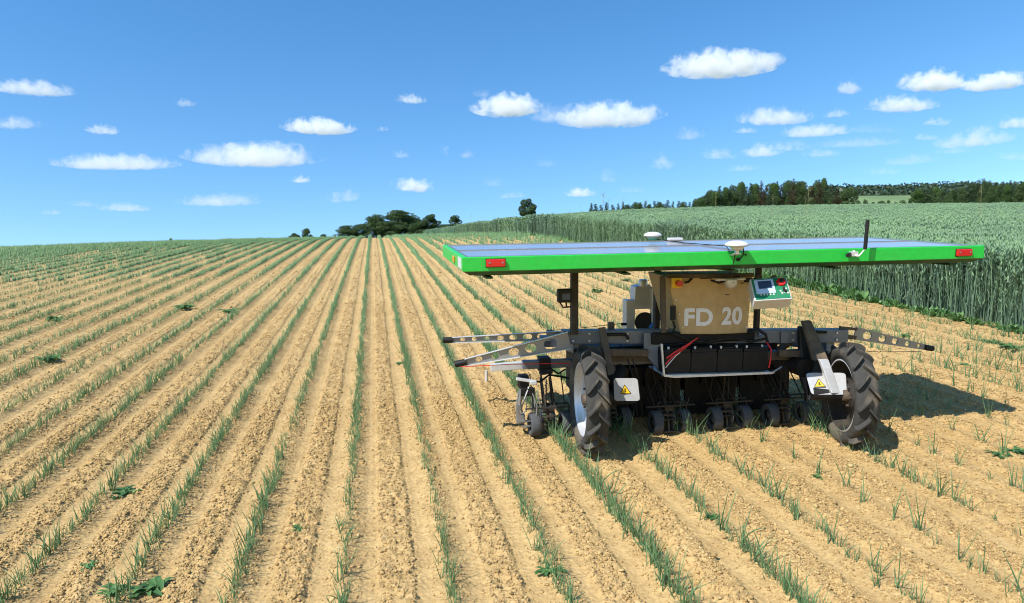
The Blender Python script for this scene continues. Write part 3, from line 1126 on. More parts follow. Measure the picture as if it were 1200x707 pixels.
MB().tube([q(908, 437), q(916, 432), q(923, 424, 4.9), q(926, 420, 4.95)], .006).tube([q(768, 398, 5.0), q(776, 388, 4.98), q(790, 392, 4.98), q(808, 399, 4.95), q(840, 403, 4.92)], .008).tube([q(830, 400, 4.92), q(862, 396, 4.92), q(880, 401, 4.92), q(897, 397, 4.95)], .009).tube([q(878, 391, 4.95), q(888, 386, 4.95), q(897, 392, 4.95), q(900, 402, 4.93)], .011).build('black_cable', M_BLACK, robot)

# ---- tan hopper with its fold and lettering
hy = 5.0
tl, trr = at(781, 324, hy), at(882, 323, hy)
bl, brr = at(798, 392, hy), at(876, 390.5, hy)
ft, fb = at(840, 324, hy - .05), at(838, 392, hy - .05)
hop = MB()
dy = Vector((0, .34, 0))
vs = [bl, fb, brr, brr + dy, bl + dy, tl, ft, trr, trr + dy * 1.1, tl + dy * 1.1]
hop.add(vs, [(0, 1, 6, 5), (1, 2, 7, 6), (2, 3, 8, 7), (3, 4, 9, 8), (4, 0, 5, 9), (0, 4, 3, 2, 1), (5, 6, 7, 8, 9)])
hop_o = hop.build('hopper', M_TAN, robot, bevel=.008)
rim_ = MB()
for a_, b_ in ((tl, ft), (ft, trr)):
    rim_.bar(a_ + Vector((0, -.008, .004)), b_ + Vector((0, -.008, .004)), .016, .03)
rim_.build('hopper_rim', M_BROWN, hop_o)

def text_mesh(name, s_, size, p, ux_, uz_, mat, parent, bold=.0, thick=.002):
    cu = bpy.data.curves.new('tmp', 'FONT')
    cu.body = s_
    cu.size = size
    cu.extrude = thick
    cu.offset = bold
    cu.align_x = 'CENTER'
    cu.align_y = 'CENTER'
    cu.space_character = 1.06
    ob = bpy.data.objects.new('tmp', cu)
    COL.objects.link(ob)
    dg = bpy.context.evaluated_depsgraph_get()
    me = bpy.data.meshes.new_from_object(ob.evaluated_get(dg))
    bpy.data.objects.remove(ob)
    bpy.data.curves.remove(cu)
    U = Vector(ux_).normalized()
    W = Vector(uz_)
    W = (W - U * W.dot(U)).normalized()
    Nn = U.cross(W)
    off = parent_world(parent)
    ax = max(abs(v.co.x) for v in me.vertices)
    for v in me.vertices:
        c = v.co.copy()
        v.co = Vector(p) + U * c.x + W * c.y + Nn * c.z - off
    me.update()
    me.name = name
    me.materials.clear()
    return link_mesh(name, me, mat, parent)

def on_face(a_, b_, c_, px, py, out=.004):
    """where the view line through that spot meets the face through a, b, c"""
    n_ = (b_ - a_).cross(c_ - a_).normalized()
    d = at(px, py, 1.0) - EYE
    t = n_.dot(a_ - EYE) / n_.dot(d)
    if n_.y > 0: n_ = -n_
    return EYE + d * t + n_ * out, n_
pF, nF = on_face(bl, fb, ft, 818.0, 372.8)
uF = (fb - bl).normalized()
pR, nR = on_face(fb, brr, trr, 857.2, 371.2)
uR = (brr - fb).normalized()
text_mesh('lettering', 'FD', .172, pF, uF, (ft - fb), M_LETTER, hop_o, bold=.0062)
text_mesh('lettering', '20', .172, pR, uR, (ft - fb), M_LETTER, hop_o, bold=.0062)
st_p = at(792.5, 331.5, 4.97)
o = MB().box(st_p, (.072, .03, .072)).build('stop_switch', M_YELLOW, robot, bevel=.004)
MB().rod(st_p + Vector((.008, -.012, -.002)), st_p + Vector((.008, -.05, -.002)), .022, 20).build('stop_button', M_RED, o)
MB().tube([st_p + Vector((.06, -.01, 0)), st_p + Vector((.09, -.01, .005)), st_p + Vector((.12, 0, .03))], .008).build('switch_cable', M_BLACK, o)
MB().box(at(843, 325, 4.97), (.30, .03, .014)).build('hopper_hinge', M_BLACK, hop_o)
MB().bar(at(776.5, 324, 4.96), at(777.5, 390, 4.96), .036, .03, up=(0, 1, 0)).build('hopper_post', M_BROWN, robot, bevel=.003)
MB().box(at(788.5, 367, 4.955), (.034, .03, .105)).tube([at(789, 377, 4.95), at(791, 384, 4.95), at(787, 391, 4.94)], .010).build('cable_box', M_BLACK, robot, bevel=.006)
for px, py in ((815, 349), (852, 345.5), (800, 333), (870, 332)):
    fp, fn = on_face(*((bl, fb, ft) if px < 839 else (fb, brr, trr)), px, py, .001)
    MB().box(fp, (.030, .004, .005)).build('drain_slot', M_BLACK, hop_o)
for a_, b_ in ((bl, tl), (brr, trr)):
    sm_ = MB()
    for t in (.12, .35, .6, .85):
        p = a_ + (b_ - a_) * t + Vector((.022 if a_ is bl else -.022, -.006, 0))
        sm_.rod(p, p + Vector((0, -.007, 0)), .006, 8)
    sm_.build('rivet', M_ALU, hop_o)
# steel bowl above the hopper
bw_p = at(856, 331, 4.90)
MB().lathe(bw_p, [(.044, .02), (.047, .004), (.044, -.02), (.028, -.04), (0, -.047)], n=24).bar(bw_p + Vector((-.12, 0, .02)), bw_p + Vector((.12, 0, .02)), .02, .012).build('steel_bowl', M_ALU, robot)
MB().box(bw_p + Vector((.14, 0, .012)), (.05, .04, .03)).box(bw_p + Vector((.20, .0, .012)), (.03, .03, .03)).tube([bw_p + Vector((-.15, 0, .02)), bw_p + Vector((-.09, -.01, .0)), bw_p + Vector((-.05, 0, .01))], .008).build('cable_plug', M_BLACK, robot)

# ---- control box, tilted to the operator
c_tl, c_tr, c_br, c_bl = at(877.5, 327, 4.63), at(920.5, 325.5, 4.57), at(928, 349, 4.45), at(887, 353, 4.51)
Cc = (c_tl + c_tr + c_br + c_bl) / 4
cu_ = ((c_tr - c_tl) + (c_br - c_bl)).normalized()
cv_ = ((c_tl - c_bl) + (c_tr - c_br))
cv_ = (cv_ - cu_ * cv_.dot(cu_)).normalized()
cn_ = cu_.cross(cv_)
if cn_.y > 0: cn_ = -cn_
Wb, Hb, Tb = (c_tr - c_tl).length * 1.0, (c_tl - c_bl).length * 1.0, .105
RB = Matrix((cu_, cv_, cn_)).transposed()
def cb(u, v, n_): return Cc + cu_ * (u * Wb) + cv_ * (v * Hb) + cn_ * n_
box_o = MB().box(cb(0, 0, -Tb / 2), (Wb, Hb, Tb), RB).build('control_box', M_WHITE, robot, bevel=.006)
MB().box(cb(0, .0, .0015), (Wb * .93, Hb * .92, .003), RB).build('keypad', M_BOXGREEN, box_o)
MB().box(cb(-.15, .09, .005), (Wb * .52, Hb * .62, .007), RB).build('screen_bezel', M_BEZEL, box_o, bevel=.002)
MB().box(cb(-.14, .16, .0095), (Wb * .36, Hb * .34, .002), RB).build('screen', M_DISPLAY, box_o)
es = MB().lathe((0, 0, 0), [(.030, 0), (.031, .008), (.024, .016), (.014, .017), (0, .016)], n=24)
M4 = Matrix.Translation(cb(.31, .24, .003)) @ RB.to_4x4()
es.v = [M4 @ v for v in es.v]
eo = es.build('stop_button', M_RED, box_o)
es2 = MB().lathe((0, 0, 0), [(.014, .016), (.014, .024), (0, .025)], n=16)
es2.v = [M4 @ v for v in es2.v]
es2.build('button_cap', M_BLACK, eo)
k_ = MB()
for i in range(5):
    k_.box(cb(-.30 + i * .085, -.27, .0045), (Wb * .035, Hb * .06, .003), RB)
for u, v in ((.24, -.14), (.33, -.20), (.40, -.05), (.27, -.24), (.42, -.24)):
    k_.box(cb(u, v, .0045), (Wb * .04, Hb * .07, .003), RB)
k_.build('keypad_buttons', M_WHITE, box_o).name = 'keypad_key'
kb = MB()
kb.box(cb(.345, -.08, .008), (Wb * .05, Hb * .17, .010), RB).box(cb(.36, -.17, .008), (Wb * .10, Hb * .06, .008), RB).build('rocker', M_BLACK, box_o)
MB().bar(cb(-.1, .3, -Tb), cb(-.1, .3, -Tb) + Vector((0, .06, .10)), .03, .03).bar(cb(.25, .4, -Tb * .6), cb(.25, .4, -Tb * .6) + Vector((0, .03, .06)), .02, .02).build('box_bracket', M_BROWN, box_o)

# ---- masts that carry the roof
for (px, yb_, w_) in ((672.8, 387, .050), (886, 392, .03), (769, 392, .04)):
    Y = 5.12 if px != 769 else 5.38
    p = at(px, yb_, Y)
    MB().bar((p.x, Y, p.z - .03), (p.x, Y, 1.30), w_, .05, up=(0, 1, 0)).build('roof_mast', M_GEAR, robot, bevel=.003)
MB().bar(at(716, 399, 5.25), at(716, 378, 5.25), .045, .04, up=(0, 1, 0)).build('short_post', M_BROWN, robot, bevel=.003)
# work lamp
lp = at(661.5, 346.5, 5.06)
lo = MB().box(lp, (.102, .06, .096)).build('work_lamp', M_BLACK, robot, bevel=.008)
MB().box(lp + Vector((.004, -.031, -.004)), (.058, .004, .044)).build('lamp_lens', M_DISPLAY, lo)
MB().tube([lp + Vector((-.035, 0, -.045)), lp + Vector((-.01, 0, -.085)), lp + Vector((.05, .02, -.085))], .006).tube([lp + Vector((.01, 0, -.045)), lp + Vector((.015, 0, -.08))], .006).build('lamp_bracket', M_BLACK, lo)
fins = MB()
for i in range(4):
    fins.box(lp + Vector((0, .03, -.036 + .024 * i)), (.09, .02, .004))
fins.build('cooling_fins', M_BLACK, lo).name = 'cooling_fin'

# ---- steel steering column and motor of the front wheel
Yc = 5.72
def c2(px, py, dy_=0): return at(px, py, Yc + dy_)
col = MB()
col.lathe(c2(753.5, 334), [(0, .045), (.032, .045), (.036, .04), (.036, 0), (.036, -.01)], n=20)
pa, pb = c2(744, 333), c2(768, 358)
col.prism([c2(744.5, 336), c2(761, 333.5), c2(770, 341), c2(770, 354), c2(752, 354), c2(743.5, 352)], (0, .12, 0))
col.bar(c2(766, 338, -.01), c2(766, 388, -.01), .045, .06, up=(0, 1, 0))
col.prism([c2(734, 352), c2(769, 353), c2(769, 362), c2(744.5, 362.5), c2(744, 387), c2(734, 387)], (0, .10, 0))
col_o = col.build('steering_column', M_ALU, robot, bevel=.005)
MB().rod(c2(756, 378, .0), c2(756, 378, .16), .085, 24).build('steering_motor', M_BLACK, col_o)
MB().prism([c2(762, 385, -.1), c2(775, 370, -.1), c2(778, 370, -.1), c2(766, 385, -.1)], (0, .04, .006)).build('blue_strap', M_BLUE, robot)
MB().bar(c2(728, 380), c2(734, 380), .02, .02).build('column_pin', M_BLACK, col_o)

# ---- perforated sensing arms with rubber tips
def arm(root_t, root_b, tip, tip_r, slots, yaw_tip_len=.072, thick=.010, flange=True, tape=.35):
    """root_t/root_b: the plate's root corners, tip: its outer end"""
    mid = (root_t + root_b) / 2
    U = (mid - tip)
    L = U.length
    W = root_t - root_b
    hr = W.length / 2
    ht = hr * tape
    outer = [(0, -ht), (0, ht), (L, hr), (L, -hr)]
    holes = []
    for (f, w_) in slots:
        h_ = (ht + (hr - ht) * f) * 1.3
        holes.append(slot(L * f, w_, h_))
    o = plate_with_holes('sensing_arm', outer, holes, thick, (tip, U, W), M_GALV, robot)
    Un = U.normalized()
    Wn = (W - Un * W.dot(Un)).normalized()
    if flange:
        Nn = Un.cross(Wn)
        fl = MB()
        for s_ in (-1, 1):
            a_ = tip + Wn * (s_ * (ht - .001)) + Nn * .012
            b_ = tip + Un * L + Wn * (s_ * (hr - .001)) + Nn * .012
            fl.bar(a_, b_, .026, .004, up=Wn)
        fl.build('arm_flange', M_ALU, o)
    t = MB().rod(tip - Un * yaw_tip_len, tip + Un * .008, tip_r, 16).rod(tip - Un * (yaw_tip_len + .008), tip - Un * yaw_tip_len, tip_r * .8, 16)
    t.build('arm_tip', M_BLACK, o)
    return o
YA, YB = 6.0, 5.25
arm(at(664, 387.5, 5.9), at(664, 398, 5.9), at(530, 398.5, YA), .025, [(.09, .040), (.19, .040), (.30, .046), (.42, .055), (.53, .065), (.655, .08), (.79, .095)], tape=.62)
arm(at(667, 388.5, 5.13), at(667, 408.5, 5.13), at(545.5, 424.5, YB), .025, [(.13, .05), (.29, .06), (.465, .075), (.63, .08), (.82, .10)], tape=.42)
arm(at(1000, 383.5, 5.0), at(1003, 397.5, 5.0), at(1084, 407, 5.05), .022, [(.10, .04), (.26, .05), (.44, .06), (.62, .07), (.83, .085)], tape=.45)
MB().bar(at(984, 384, 5.0), at(1004, 386, 5.0), .02, .02).bar(at(986, 394, 5.02), at(1003, 396, 5.0), .02, .03).build('arm_bracket', M_BROWN, robot)
tipA, tipB = at(520, 399, YA), at(534, 426, YB)
MB().tube([tipA + Vector((0, 0, -.02)), (tipA + tipB) / 2 + Vector((0, 0, -.04)), tipB + Vector((0, 0, -.015))], .0022, 5).build('trip_string', M_BLACK, robot)
MB().tube([at(540, 430, 5.22), at(600, 427, 5.2), at(690, 425.5, 5.18)], .003, 6).build('red_trip_wire', M_REDCABLE, robot)
MB().tube([at(985, 410, 5.0), at(1030, 412.5, 5.0), at(1080, 412, 5.04)], .0022, 5).tube([at(640, 388, 5.8), at(690, 383.5, 5.7), at(730, 379, 5.65)], .0025, 5).build('sensor_wire', M_BROWN, robot)

# ---- tool bar and hoeing units
ty = 5.42
tb_o = MB().bar((at(612, 431, ty).x, ty, .50), (3.72, ty - .1, .50), .06, .062).build('tool_bar', M_STEEL, robot, bevel=.004)
MB().bar((at(575, 433, 5.5).x, 5.5, .47), (at(616, 432, 5.5).x, 5.5, .48), .05, .055).build('bar_extension', M_ALU, tb_o, bevel=.003)
MB().rod(at(570, 434, 5.48), at(570, 447, 5.48), .010).build('extension_pin', M_ALU, tb_o)

def hoe_unit(x, y=5.3, lit=False, pair=(-.12, .12), infill=True):
    """one hanging unit: clamp, linkage, springs, share, coulter disc and its two press wheels"""
    root = MB().box((x, ty - .01, .50), (.085, .10, .11)).build('hoe_unit', M_BLACK, robot, bevel=.004, origin=(x, ty, .5))
    MB().box((x, ty - .075, .455), (.10, .03, .035)).box((x - .03, ty - .10, .45), (.05, .05, .018)).build('unit_clamp', M_ALU if lit else M_GEAR, root, bevel=.003)  # on unlit units dark steel replaces bright metal, shade put into the colour
    if infill: MB().box((x, ty + .06, .36), (.30, .02, .26)).box((x, ty - .02, .37), (.20, .14, .16)).build('unit_housing', M_BLACK, root, bevel=.006)
    if infill: MB().box((x + .0, 5.40, .24), (.43, .03, .40)).build('shade_board', M_BLACK, root, bevel=.004)  # black board added to stand in for the shade under the robot
    lk = MB()
    for dx in (-.035, .035):
        lk.bar((x + dx, ty - .03, .46), (x + dx, y - .03, .21), .008, .028)
        lk.bar((x + dx, ty - .03, .40), (x + dx, y + .03, .17), .008, .022)
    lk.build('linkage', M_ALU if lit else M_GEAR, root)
    sp = MB()
    for dx in (-.018, .018):
        pts = []
        for i in range(64):
            a = i * 2 * math.pi / 7
            pts.append((x + dx + .009 * math.cos(a), y + .02 + .009 * math.sin(a), .40 - .16 * i / 63))
        sp.tube(pts, .0022, 5)
        sp.rod((x + dx, y + .02, .42), (x + dx, y + .02, .22), .004, 8)
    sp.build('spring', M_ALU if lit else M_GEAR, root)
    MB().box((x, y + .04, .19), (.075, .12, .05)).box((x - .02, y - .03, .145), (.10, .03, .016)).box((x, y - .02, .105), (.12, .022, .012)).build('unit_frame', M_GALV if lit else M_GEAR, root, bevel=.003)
    ds = MB()
    for s_ in (-1, 1):
        ds.lathe((x + s_ * .045, y + .06, .085), [(0, .004), (.085, .003), (.088, 0), (.085, -.003), (0, -.004)], axis='X', n=28)
    ds.build('hoe_disc', M_GALV, root)
    MB().prism([(x - .055, y - .05, .012), (x + .055, y - .05, .012), (x, y + .03, .006)], (0, 0, .008)).bar((x, y - .01, .012), (x, y + .05, .20), .014, .03).build('hoe_share', M_BROWN, root)
    MB().tube([(x + .03, ty - .05, .48), (x + .10, ty - .06, .43), (x + .16, ty - .05, .46)], .007).build('unit_hose', M_BLACK, root)
    for dx in pair:
        xw = x + dx
        rw = .088
        pw_ = MB().lathe((xw, y - .02, rw), [(.045, -.026), (.072, -.037), (.083, -.036), (rw, -.027), (rw + .001, 0), (rw, .027), (.083, .036), (.072, .037), (.045, .026)], axis='X', n=30).build('press_wheel', M_SMALLRUB, root)
        MB().lathe((xw, y - .02, rw), [(0, .022), (.016, .022), (.018, .016), (.05, .014), (.05, -.014), (.018, -.016), (.016, -.022), (0, -.022)], axis='X', n=20).build('wheel_disc', M_SMALLRUB, pw_)
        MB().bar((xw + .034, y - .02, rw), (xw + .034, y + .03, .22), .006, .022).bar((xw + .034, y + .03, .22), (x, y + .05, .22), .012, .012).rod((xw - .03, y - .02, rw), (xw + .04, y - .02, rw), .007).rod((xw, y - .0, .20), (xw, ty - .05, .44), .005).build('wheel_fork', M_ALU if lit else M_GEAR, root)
    MB().bar((x - .19, y - .04, .215), (x + .19, y - .04, .215), .010, .010).bar((x - .15, y + .0, .17), (x + .02, y + .0, .17), .010, .010).build('wheel_bar', M_GEAR, root)
    return root
for i, x in enumerate((1.245, 1.725, 2.13, 2.60, 3.07)):
    pr = ((-.12, .12), (-.12, .10), (-.11, .11), (-.11, .13), (-.12, .16))[i]
    u_ = hoe_unit(x, y=5.24 if i < 2 else 5.10, pair=pr, infill=i > 0)
    if i > 0:
        MB().box((x - .01, 5.66, .40), (.40, .26, .36)).box((x + .02, 5.9, .25), (.30, .06, .30)).build('shade_box', M_BLACK, u_, bevel=.012)  # black boxes put in to darken the shaded gap behind each unit
# the lit gear at the left end
ug = MB()
ux0 = 1.06
ug.box((ux0, 5.30, .40), (.07, .10, .10)).box((ux0 + .02, 5.26, .33), (.10, .05, .06))
eu = ug.build('unit_motor', M_BLACK, robot, bevel=.006)
MB().box((ux0 + .0, 5.24, .425), (.13, .03, .022), Matrix.Rotation(R(12), 3, 'Y')).box((ux0 + .06, 5.23, .405), (.05, .03, .03)).build('bright_clamp', M_ALU, eu, bevel=.004)
MB().rod((ux0 - .02, 5.26, .36), (ux0 - .045, 5.27, .16), .014).rod((ux0 - .045, 5.27, .16), (ux0 - .03, 5.25, .09), .016).tube([(ux0 + .03, 5.25, .37), (ux0 + .0, 5.22, .30), (ux0 - .03, 5.23, .22), (ux0 - .02, 5.24, .17)], .008).box((ux0 - .03, 5.26, .13), (.06, .06, .06)).box((ux0 + .01, 5.23, .115), (.12, .014, .012)).box((ux0 + .02, 5.23, .075), (.10, .014, .012)).rod((ux0 + .05, 5.25, .36), (ux0 + .055, 5.25, .13), .007).rod((ux0 + .075, 5.25, .36), (ux0 + .08, 5.25, .13), .006).tube([(ux0 - .05, 5.22, .35), (ux0 - .07, 5.2, .26), (ux0 - .04, 5.2, .18), (ux0 + .0, 5.2, .20), (ux0 + .01, 5.21, .30)], .006).tube([(ux0 + .05, 5.2, .33), (ux0 + .08, 5.18, .24), (ux0 + .07, 5.18, .15)], .005).tube([(ux0 + .09, 5.22, .34), (ux0 + .11, 5.2, .22), (ux0 + .10, 5.2, .14)], .005).box((ux0 - .05, 5.25, .20), (.03, .04, .08)).build('motor_linkage', M_GALV, eu)
MB().tube([(ux0 + .06, 5.25, .41), (ux0 + .12, 5.26, .40), (ux0 + .2, 5.3, .44), (ux0 + .32, 5.32, .41), (ux0 + .45, 5.3, .38)], .008).build('drive_cable', M_BLACK, eu)

# ---- big wheels
def drive_wheel(x, y, zc, r_=.372, w=.154, deep=False, yaw=-4.5):
    c = Vector((x, y, zc))
    h = w / 2
    carcass = [(.262, -h * .62), (.268, -h * .78), (.29, -h * .95), (.315, -h), (.335, -h * .93), (.343, -h * .6), (.346, 0), (.343, h * .6), (.335, h * .93), (.315, h), (.29, h * .95), (.268, h * .78), (.262, h * .62)]
    k = r_ / .376
    root = MB().lathe(c, [(a * k, b_) for a, b_ in carcass], axis='X', n=72).build('drive_wheel', M_RUBBER, robot, origin=c)
    lugs = MB()
    n = 15
    for s_ in (-1, 1):
        for i in range(n):
            a0 = 2 * math.pi * (i + (.5 if s_ > 0 else 0)) / n
            path = []
            for t in np.linspace(0, 1, 6):
                xx = s_ * (-.006 + (h * .99 + .006) * t)
                drop = 0 if t < .75 else (t - .75) / .25
                rr = (.338 - .024 * drop) * k
                rt = (.382 - .018 * drop) * k
                path.append((a0 + .25 * t ** .9, xx, rr, rt))
            vs, fs = [], []
            hw = .027
            for (a, xx, rr, rt) in path:
                for (da, rad) in ((-hw * 1.3, rr), (-hw, rt), (hw, rt), (hw * 1.3, rr)):
                    aa = a + da
                    vs.append(c + Vector((xx, rad * math.cos(aa), rad * math.sin(aa))))
            for q_ in range(5):
                for j in range(3):
                    fs.append((q_ * 4 + j, q_ * 4 + j + 1, q_ * 4 + j + 5, q_ * 4 + j + 4))
            fs += [(0, 1, 2, 3), (23, 22, 21, 20)]
            lugs.add(vs, fs)
    lugs.build('tyre_tread', M_RUBBER, root, bevel=.003)
    rim = MB().lathe(c, [(.262 * k, -h * .62), (.262 * k, -h * .70), (.250 * k, -h * .72)] + [(.242 * k, -h * .5), (.236 * k, -h * .1), (.228 * k, 0)] * (not deep) + ([] if deep else [(.16, .012), (.10, .0), (.07, -.012), (.0, -.014)]), axis='X', n=56)
    rim.lathe(c, [(.262 * k, h * .62), (.262 * k, h * .70), (.250 * k, h * .72), (.242 * k, h * .5), (.225 * k, h * .56), (.205 * k, h * .56), (.10, h * .54), (.0, h * .54)], axis='X', n=56)
    rim_o = rim.build('wheel_rim', M_RIM, root)
    if deep:
        MB().lathe(c, [(.250 * k, -h * .715), (.242 * k, -h * .5), (.236 * k, -h * .1), (.229 * k, h * .45), (.16, h * .40), (.09, h * .2), (.08, -h * .1), (0, -h * .1)], axis='X', n=40).build('wheel_disc', M_GEAR, root)  # dark metal carries the shade inside the barrel as colour
    hb = MB().lathe(c, [(0, -.045), (.035, -.045), (.04, -.04), (.045, -.012), (.045, 0)], axis='X', n=24)
    for i in range(6):
        a = i * math.pi / 3
        p = c + Vector((-.012, .075 * math.cos(a), .075 * math.sin(a)))
        hb.rod(p, p + Vector((-.016, 0, 0)), .009, 6)
    hb.build('wheel_hub', M_BROWN, root)
    root.rotation_euler = (0, 0, R(yaw))
    return root
drive_wheel(1.427, 4.83, .368)
drive_wheel(3.27, 4.60, .350, deep=True, yaw=-13)
# axle drives beside the wheels
MB().rod((1.52, 4.85, .37), (1.66, 4.85, .37), .055, 20).rod((1.60, 4.86, .46), (1.72, 5.0, .52), .05, 20).build('wheel_drive', M_BLACK, robot)
MB().rod((3.25, 4.64, .35), (3.05, 4.70, .35), .05, 20).rod((3.08, 4.85, .50), (3.08, 4.98, .50), .07, 20).rod((3.20, 4.85, .45), (3.10, 4.95, .50), .04, 16).build('wheel_drive', M_BLACK, robot)

# trailing struts and hazard plates
MB().bar(at(705, 384, 5.02), at(716, 440, 4.9), .05, .03, up=(0, 1, 0)).bar(at(716, 430, 4.95), at(722, 470, 4.88), .05, .04, up=(0, 1, 0)).build('wheel_strut', M_BROWN, robot, bevel=.004)
s_o = MB().prism([at(941, 377, 4.92), at(951, 376, 4.92), at(971, 421, 4.72), at(954, 423, 4.74)], (0, .035, 0)).build('wheel_strut', M_BROWN, robot, bevel=.004)
MB().prism([at(961, 422, 4.70), at(971, 421.5, 4.70), at(985, 461, 4.60), at(975, 461, 4.60)], (0, .03, 0)).build('strut_foot', M_ALU, s_o, bevel=.003)
MB().prism([at(937, 383, 4.96), at(950, 383, 4.96), at(966, 425, 4.80), at(948, 470, 4.80), at(938, 440, 4.88)], (0, .03, 0)).build('strut_web', M_BLACK, s_o)

def hazard_plate(tl_, tr__, br__, bl_, tri):
    pts = [tl_, tr__, br__, bl_]
    cen = sum(pts, Vector()) / 4
    poly = []
    for i, p in enumerate(pts):           # rounded corners
        a_, b_ = pts[i - 1], pts[(i + 1) % 4]
        for t in np.linspace(0, 1, 5):
            p0 = p + (a_ - p) * .14
            p1 = p + (b_ - p) * .14
            poly.append((p0 * (1 - t) + p * t) * (1 - t) + (p * (1 - t) + p1 * t) * t)
    n_ = (pts[1] - pts[0]).cross(pts[3] - pts[0]).normalized()
    if n_.y > 0: n_ = -n_
    o = MB().prism(poly, n_ * -.004).build('hazard_plate', M_PLATE, robot)
    t3 = [p + n_ * .0015 for p in tri]
    tr_o = MB().prism(t3, n_ * .0015).build('warning_triangle', M_YELLOW, o)
    cc = sum(t3, Vector()) / 3 + n_ * .002
    u_ = (t3[2] - t3[1]) ; v_ = (t3[0] - (t3[1] + t3[2]) / 2)
    mk = MB()
    f_ = lambda a_, b_: cc + u_ * a_ + v_ * b_
    mk.prism([f_(-.05, .28), f_(.06, .22), f_(.0, -.02), f_(.10, -.0), f_(-.03, -.26), f_(-.0, -.08), f_(-.10, -.08)], n_ * .001)
    mk.build('warning_mark', M_BLACK, tr_o)
    edge_ = MB()
    for i in range(3):
        edge_.bar(t3[i] * .93 + cc * .07 + n_ * .001, t3[(i + 1) % 3] * .93 + cc * .07 + n_ * .001, .004, .002, up=n_)
    edge_.build('warning_border', M_BLACK, tr_o)
P = lambda px, py, Y: at(px, py, Y)
hazard_plate(P(719, 443.5, 4.78), P(747, 443.5, 4.70), P(750, 470, 4.68), P(720, 470, 4.78), [P(732, 450.5, 4.735), P(727, 461.5, 4.75), P(740, 461.5, 4.715)])
hazard_plate(P(944, 437, 4.76), P(991, 437, 4.66), P(992.5, 462.5, 4.58), P(951, 462.5, 4.66), [P(959, 444, 4.70), P(954, 454, 4.68), P(968, 453.5, 4.65)])
for o in list(bpy.data.objects):
    if o.name.startswith('hazard_plate'):
        o['label'] = 'white plate with a yellow warning triangle beside a wheel'

# dark gear between the beam and the hoes
gr = MB()
gr.bar((1.50, 5.12, .60), (3.30, 4.98, .56), .05, .06)
gr.bar((1.56, 5.0, .66), (1.92, 5.0, .64), .04, .05)
gr.bar((2.92, 4.95, .60), (3.30, 4.92, .58), .04, .05)
for x in (1.62, 2.0, 2.75, 3.16):
    gr.bar((x, 5.08, .70), (x, 5.40, .50), .03, .05)
gr.build('sub_frame', M_BROWN, robot, bevel=.003)
wires = MB()
for i in range(5):
    x = 1.95 + i * .22
    wires = MB()
    wires.tube([(x, 5.0, .55), (x + random.uniform(-.04, .04), 4.98, .42), (x + random.uniform(-.05, .05), 5.02, .30), (x + random.uniform(-.04, .04), 5.1, .20)], .004, 6)
    wires.build('seed_hose', M_BLACK, robot)
for px in (735, 741):
    wires = MB()
    wires.tube([at(px, 420, 4.95), at(px + 6, 440, 4.9), at(px + 9, 465, 4.95), at(px + 12, 490, 5.05)], .005, 6)
    wires.build('seed_hose', M_BLACK, robot)
MB().box((2.36, 5.03, .735), (.80, .05, .085)).build('battery_cover', M_BLACK, robot, bevel=.01)

# ------------------------------------------------------------------ trees
M_BARK = simple('bark', (.06, .045, .03), rough=.9, dirt=(.03, .03, .02), dirt_amt=.5, scale=2)
M_BROAD = leaf_mat('broad_leaves', (.022, .048, .016), (.105, .17, .055), trans=.28, rough=.6, spec=.25)
M_BROAD2 = leaf_mat('light_leaves', (.025, .06, .014), (.09, .16, .04), trans=.25, rough=.6, spec=.25)
M_PINE = leaf_mat('conifer_needles', (.017, .038, .017), (.080, .12, .050), trans=.2, rough=.65, spec=.2)
M_PINE2 = leaf_mat('brownish_needles', (.020, .022, .010), (.075, .065, .030), trans=.1, rough=.65, spec=.2)


def crown_mesh(name, clumps, nleaf, leaf, mat):
    """many small leaf faces gathered in clumps: (centre, radius xyz) with gaps between"""
    V, C = [], []
    vol = np.array([c[1][0] * c[1][1] * c[1][2] for c in clumps]) ** .67
    cnt = np.maximum(12, (nleaf * vol / vol.sum())).astype(int)
    for (c, r_), n in zip(clumps, cnt):
        d = rng.normal(0, 1, (n, 3)); d /= np.linalg.norm(d, axis=1)[:, None]
        rad = rng.uniform(.55, 1.08, n) ** .7
        p = np.array(c) + d * rad[:, None] * np.array(r_)
        t = rng.normal(0, 1, (n, 3)); t += d * .8
        t /= np.linalg.norm(t, axis=1)[:, None]
        a = np.cross(t, rng.normal(0, 1, (n, 3))); a /= np.linalg.norm(a, axis=1)[:, None]
        b = np.cross(t, a)
        s = leaf * rng.uniform(.5, 1.3, n)[:, None]
        V.append(np.stack([p - a * s, p - b * s * .6, p + a * s, p + b * s * .6], 1).reshape(-1, 3))
        base = rng.uniform(.15, .75)
        C.append(np.repeat(np.clip(base + rng.normal(0, .2, n), 0, 1), 4))
    V = np.concatenate(V)
    F = np.arange(len(V)).reshape(-1, 4)
    me = np_mesh(name, V, F, colors=np.concatenate(C))
    me.materials.append(mat)
    return me


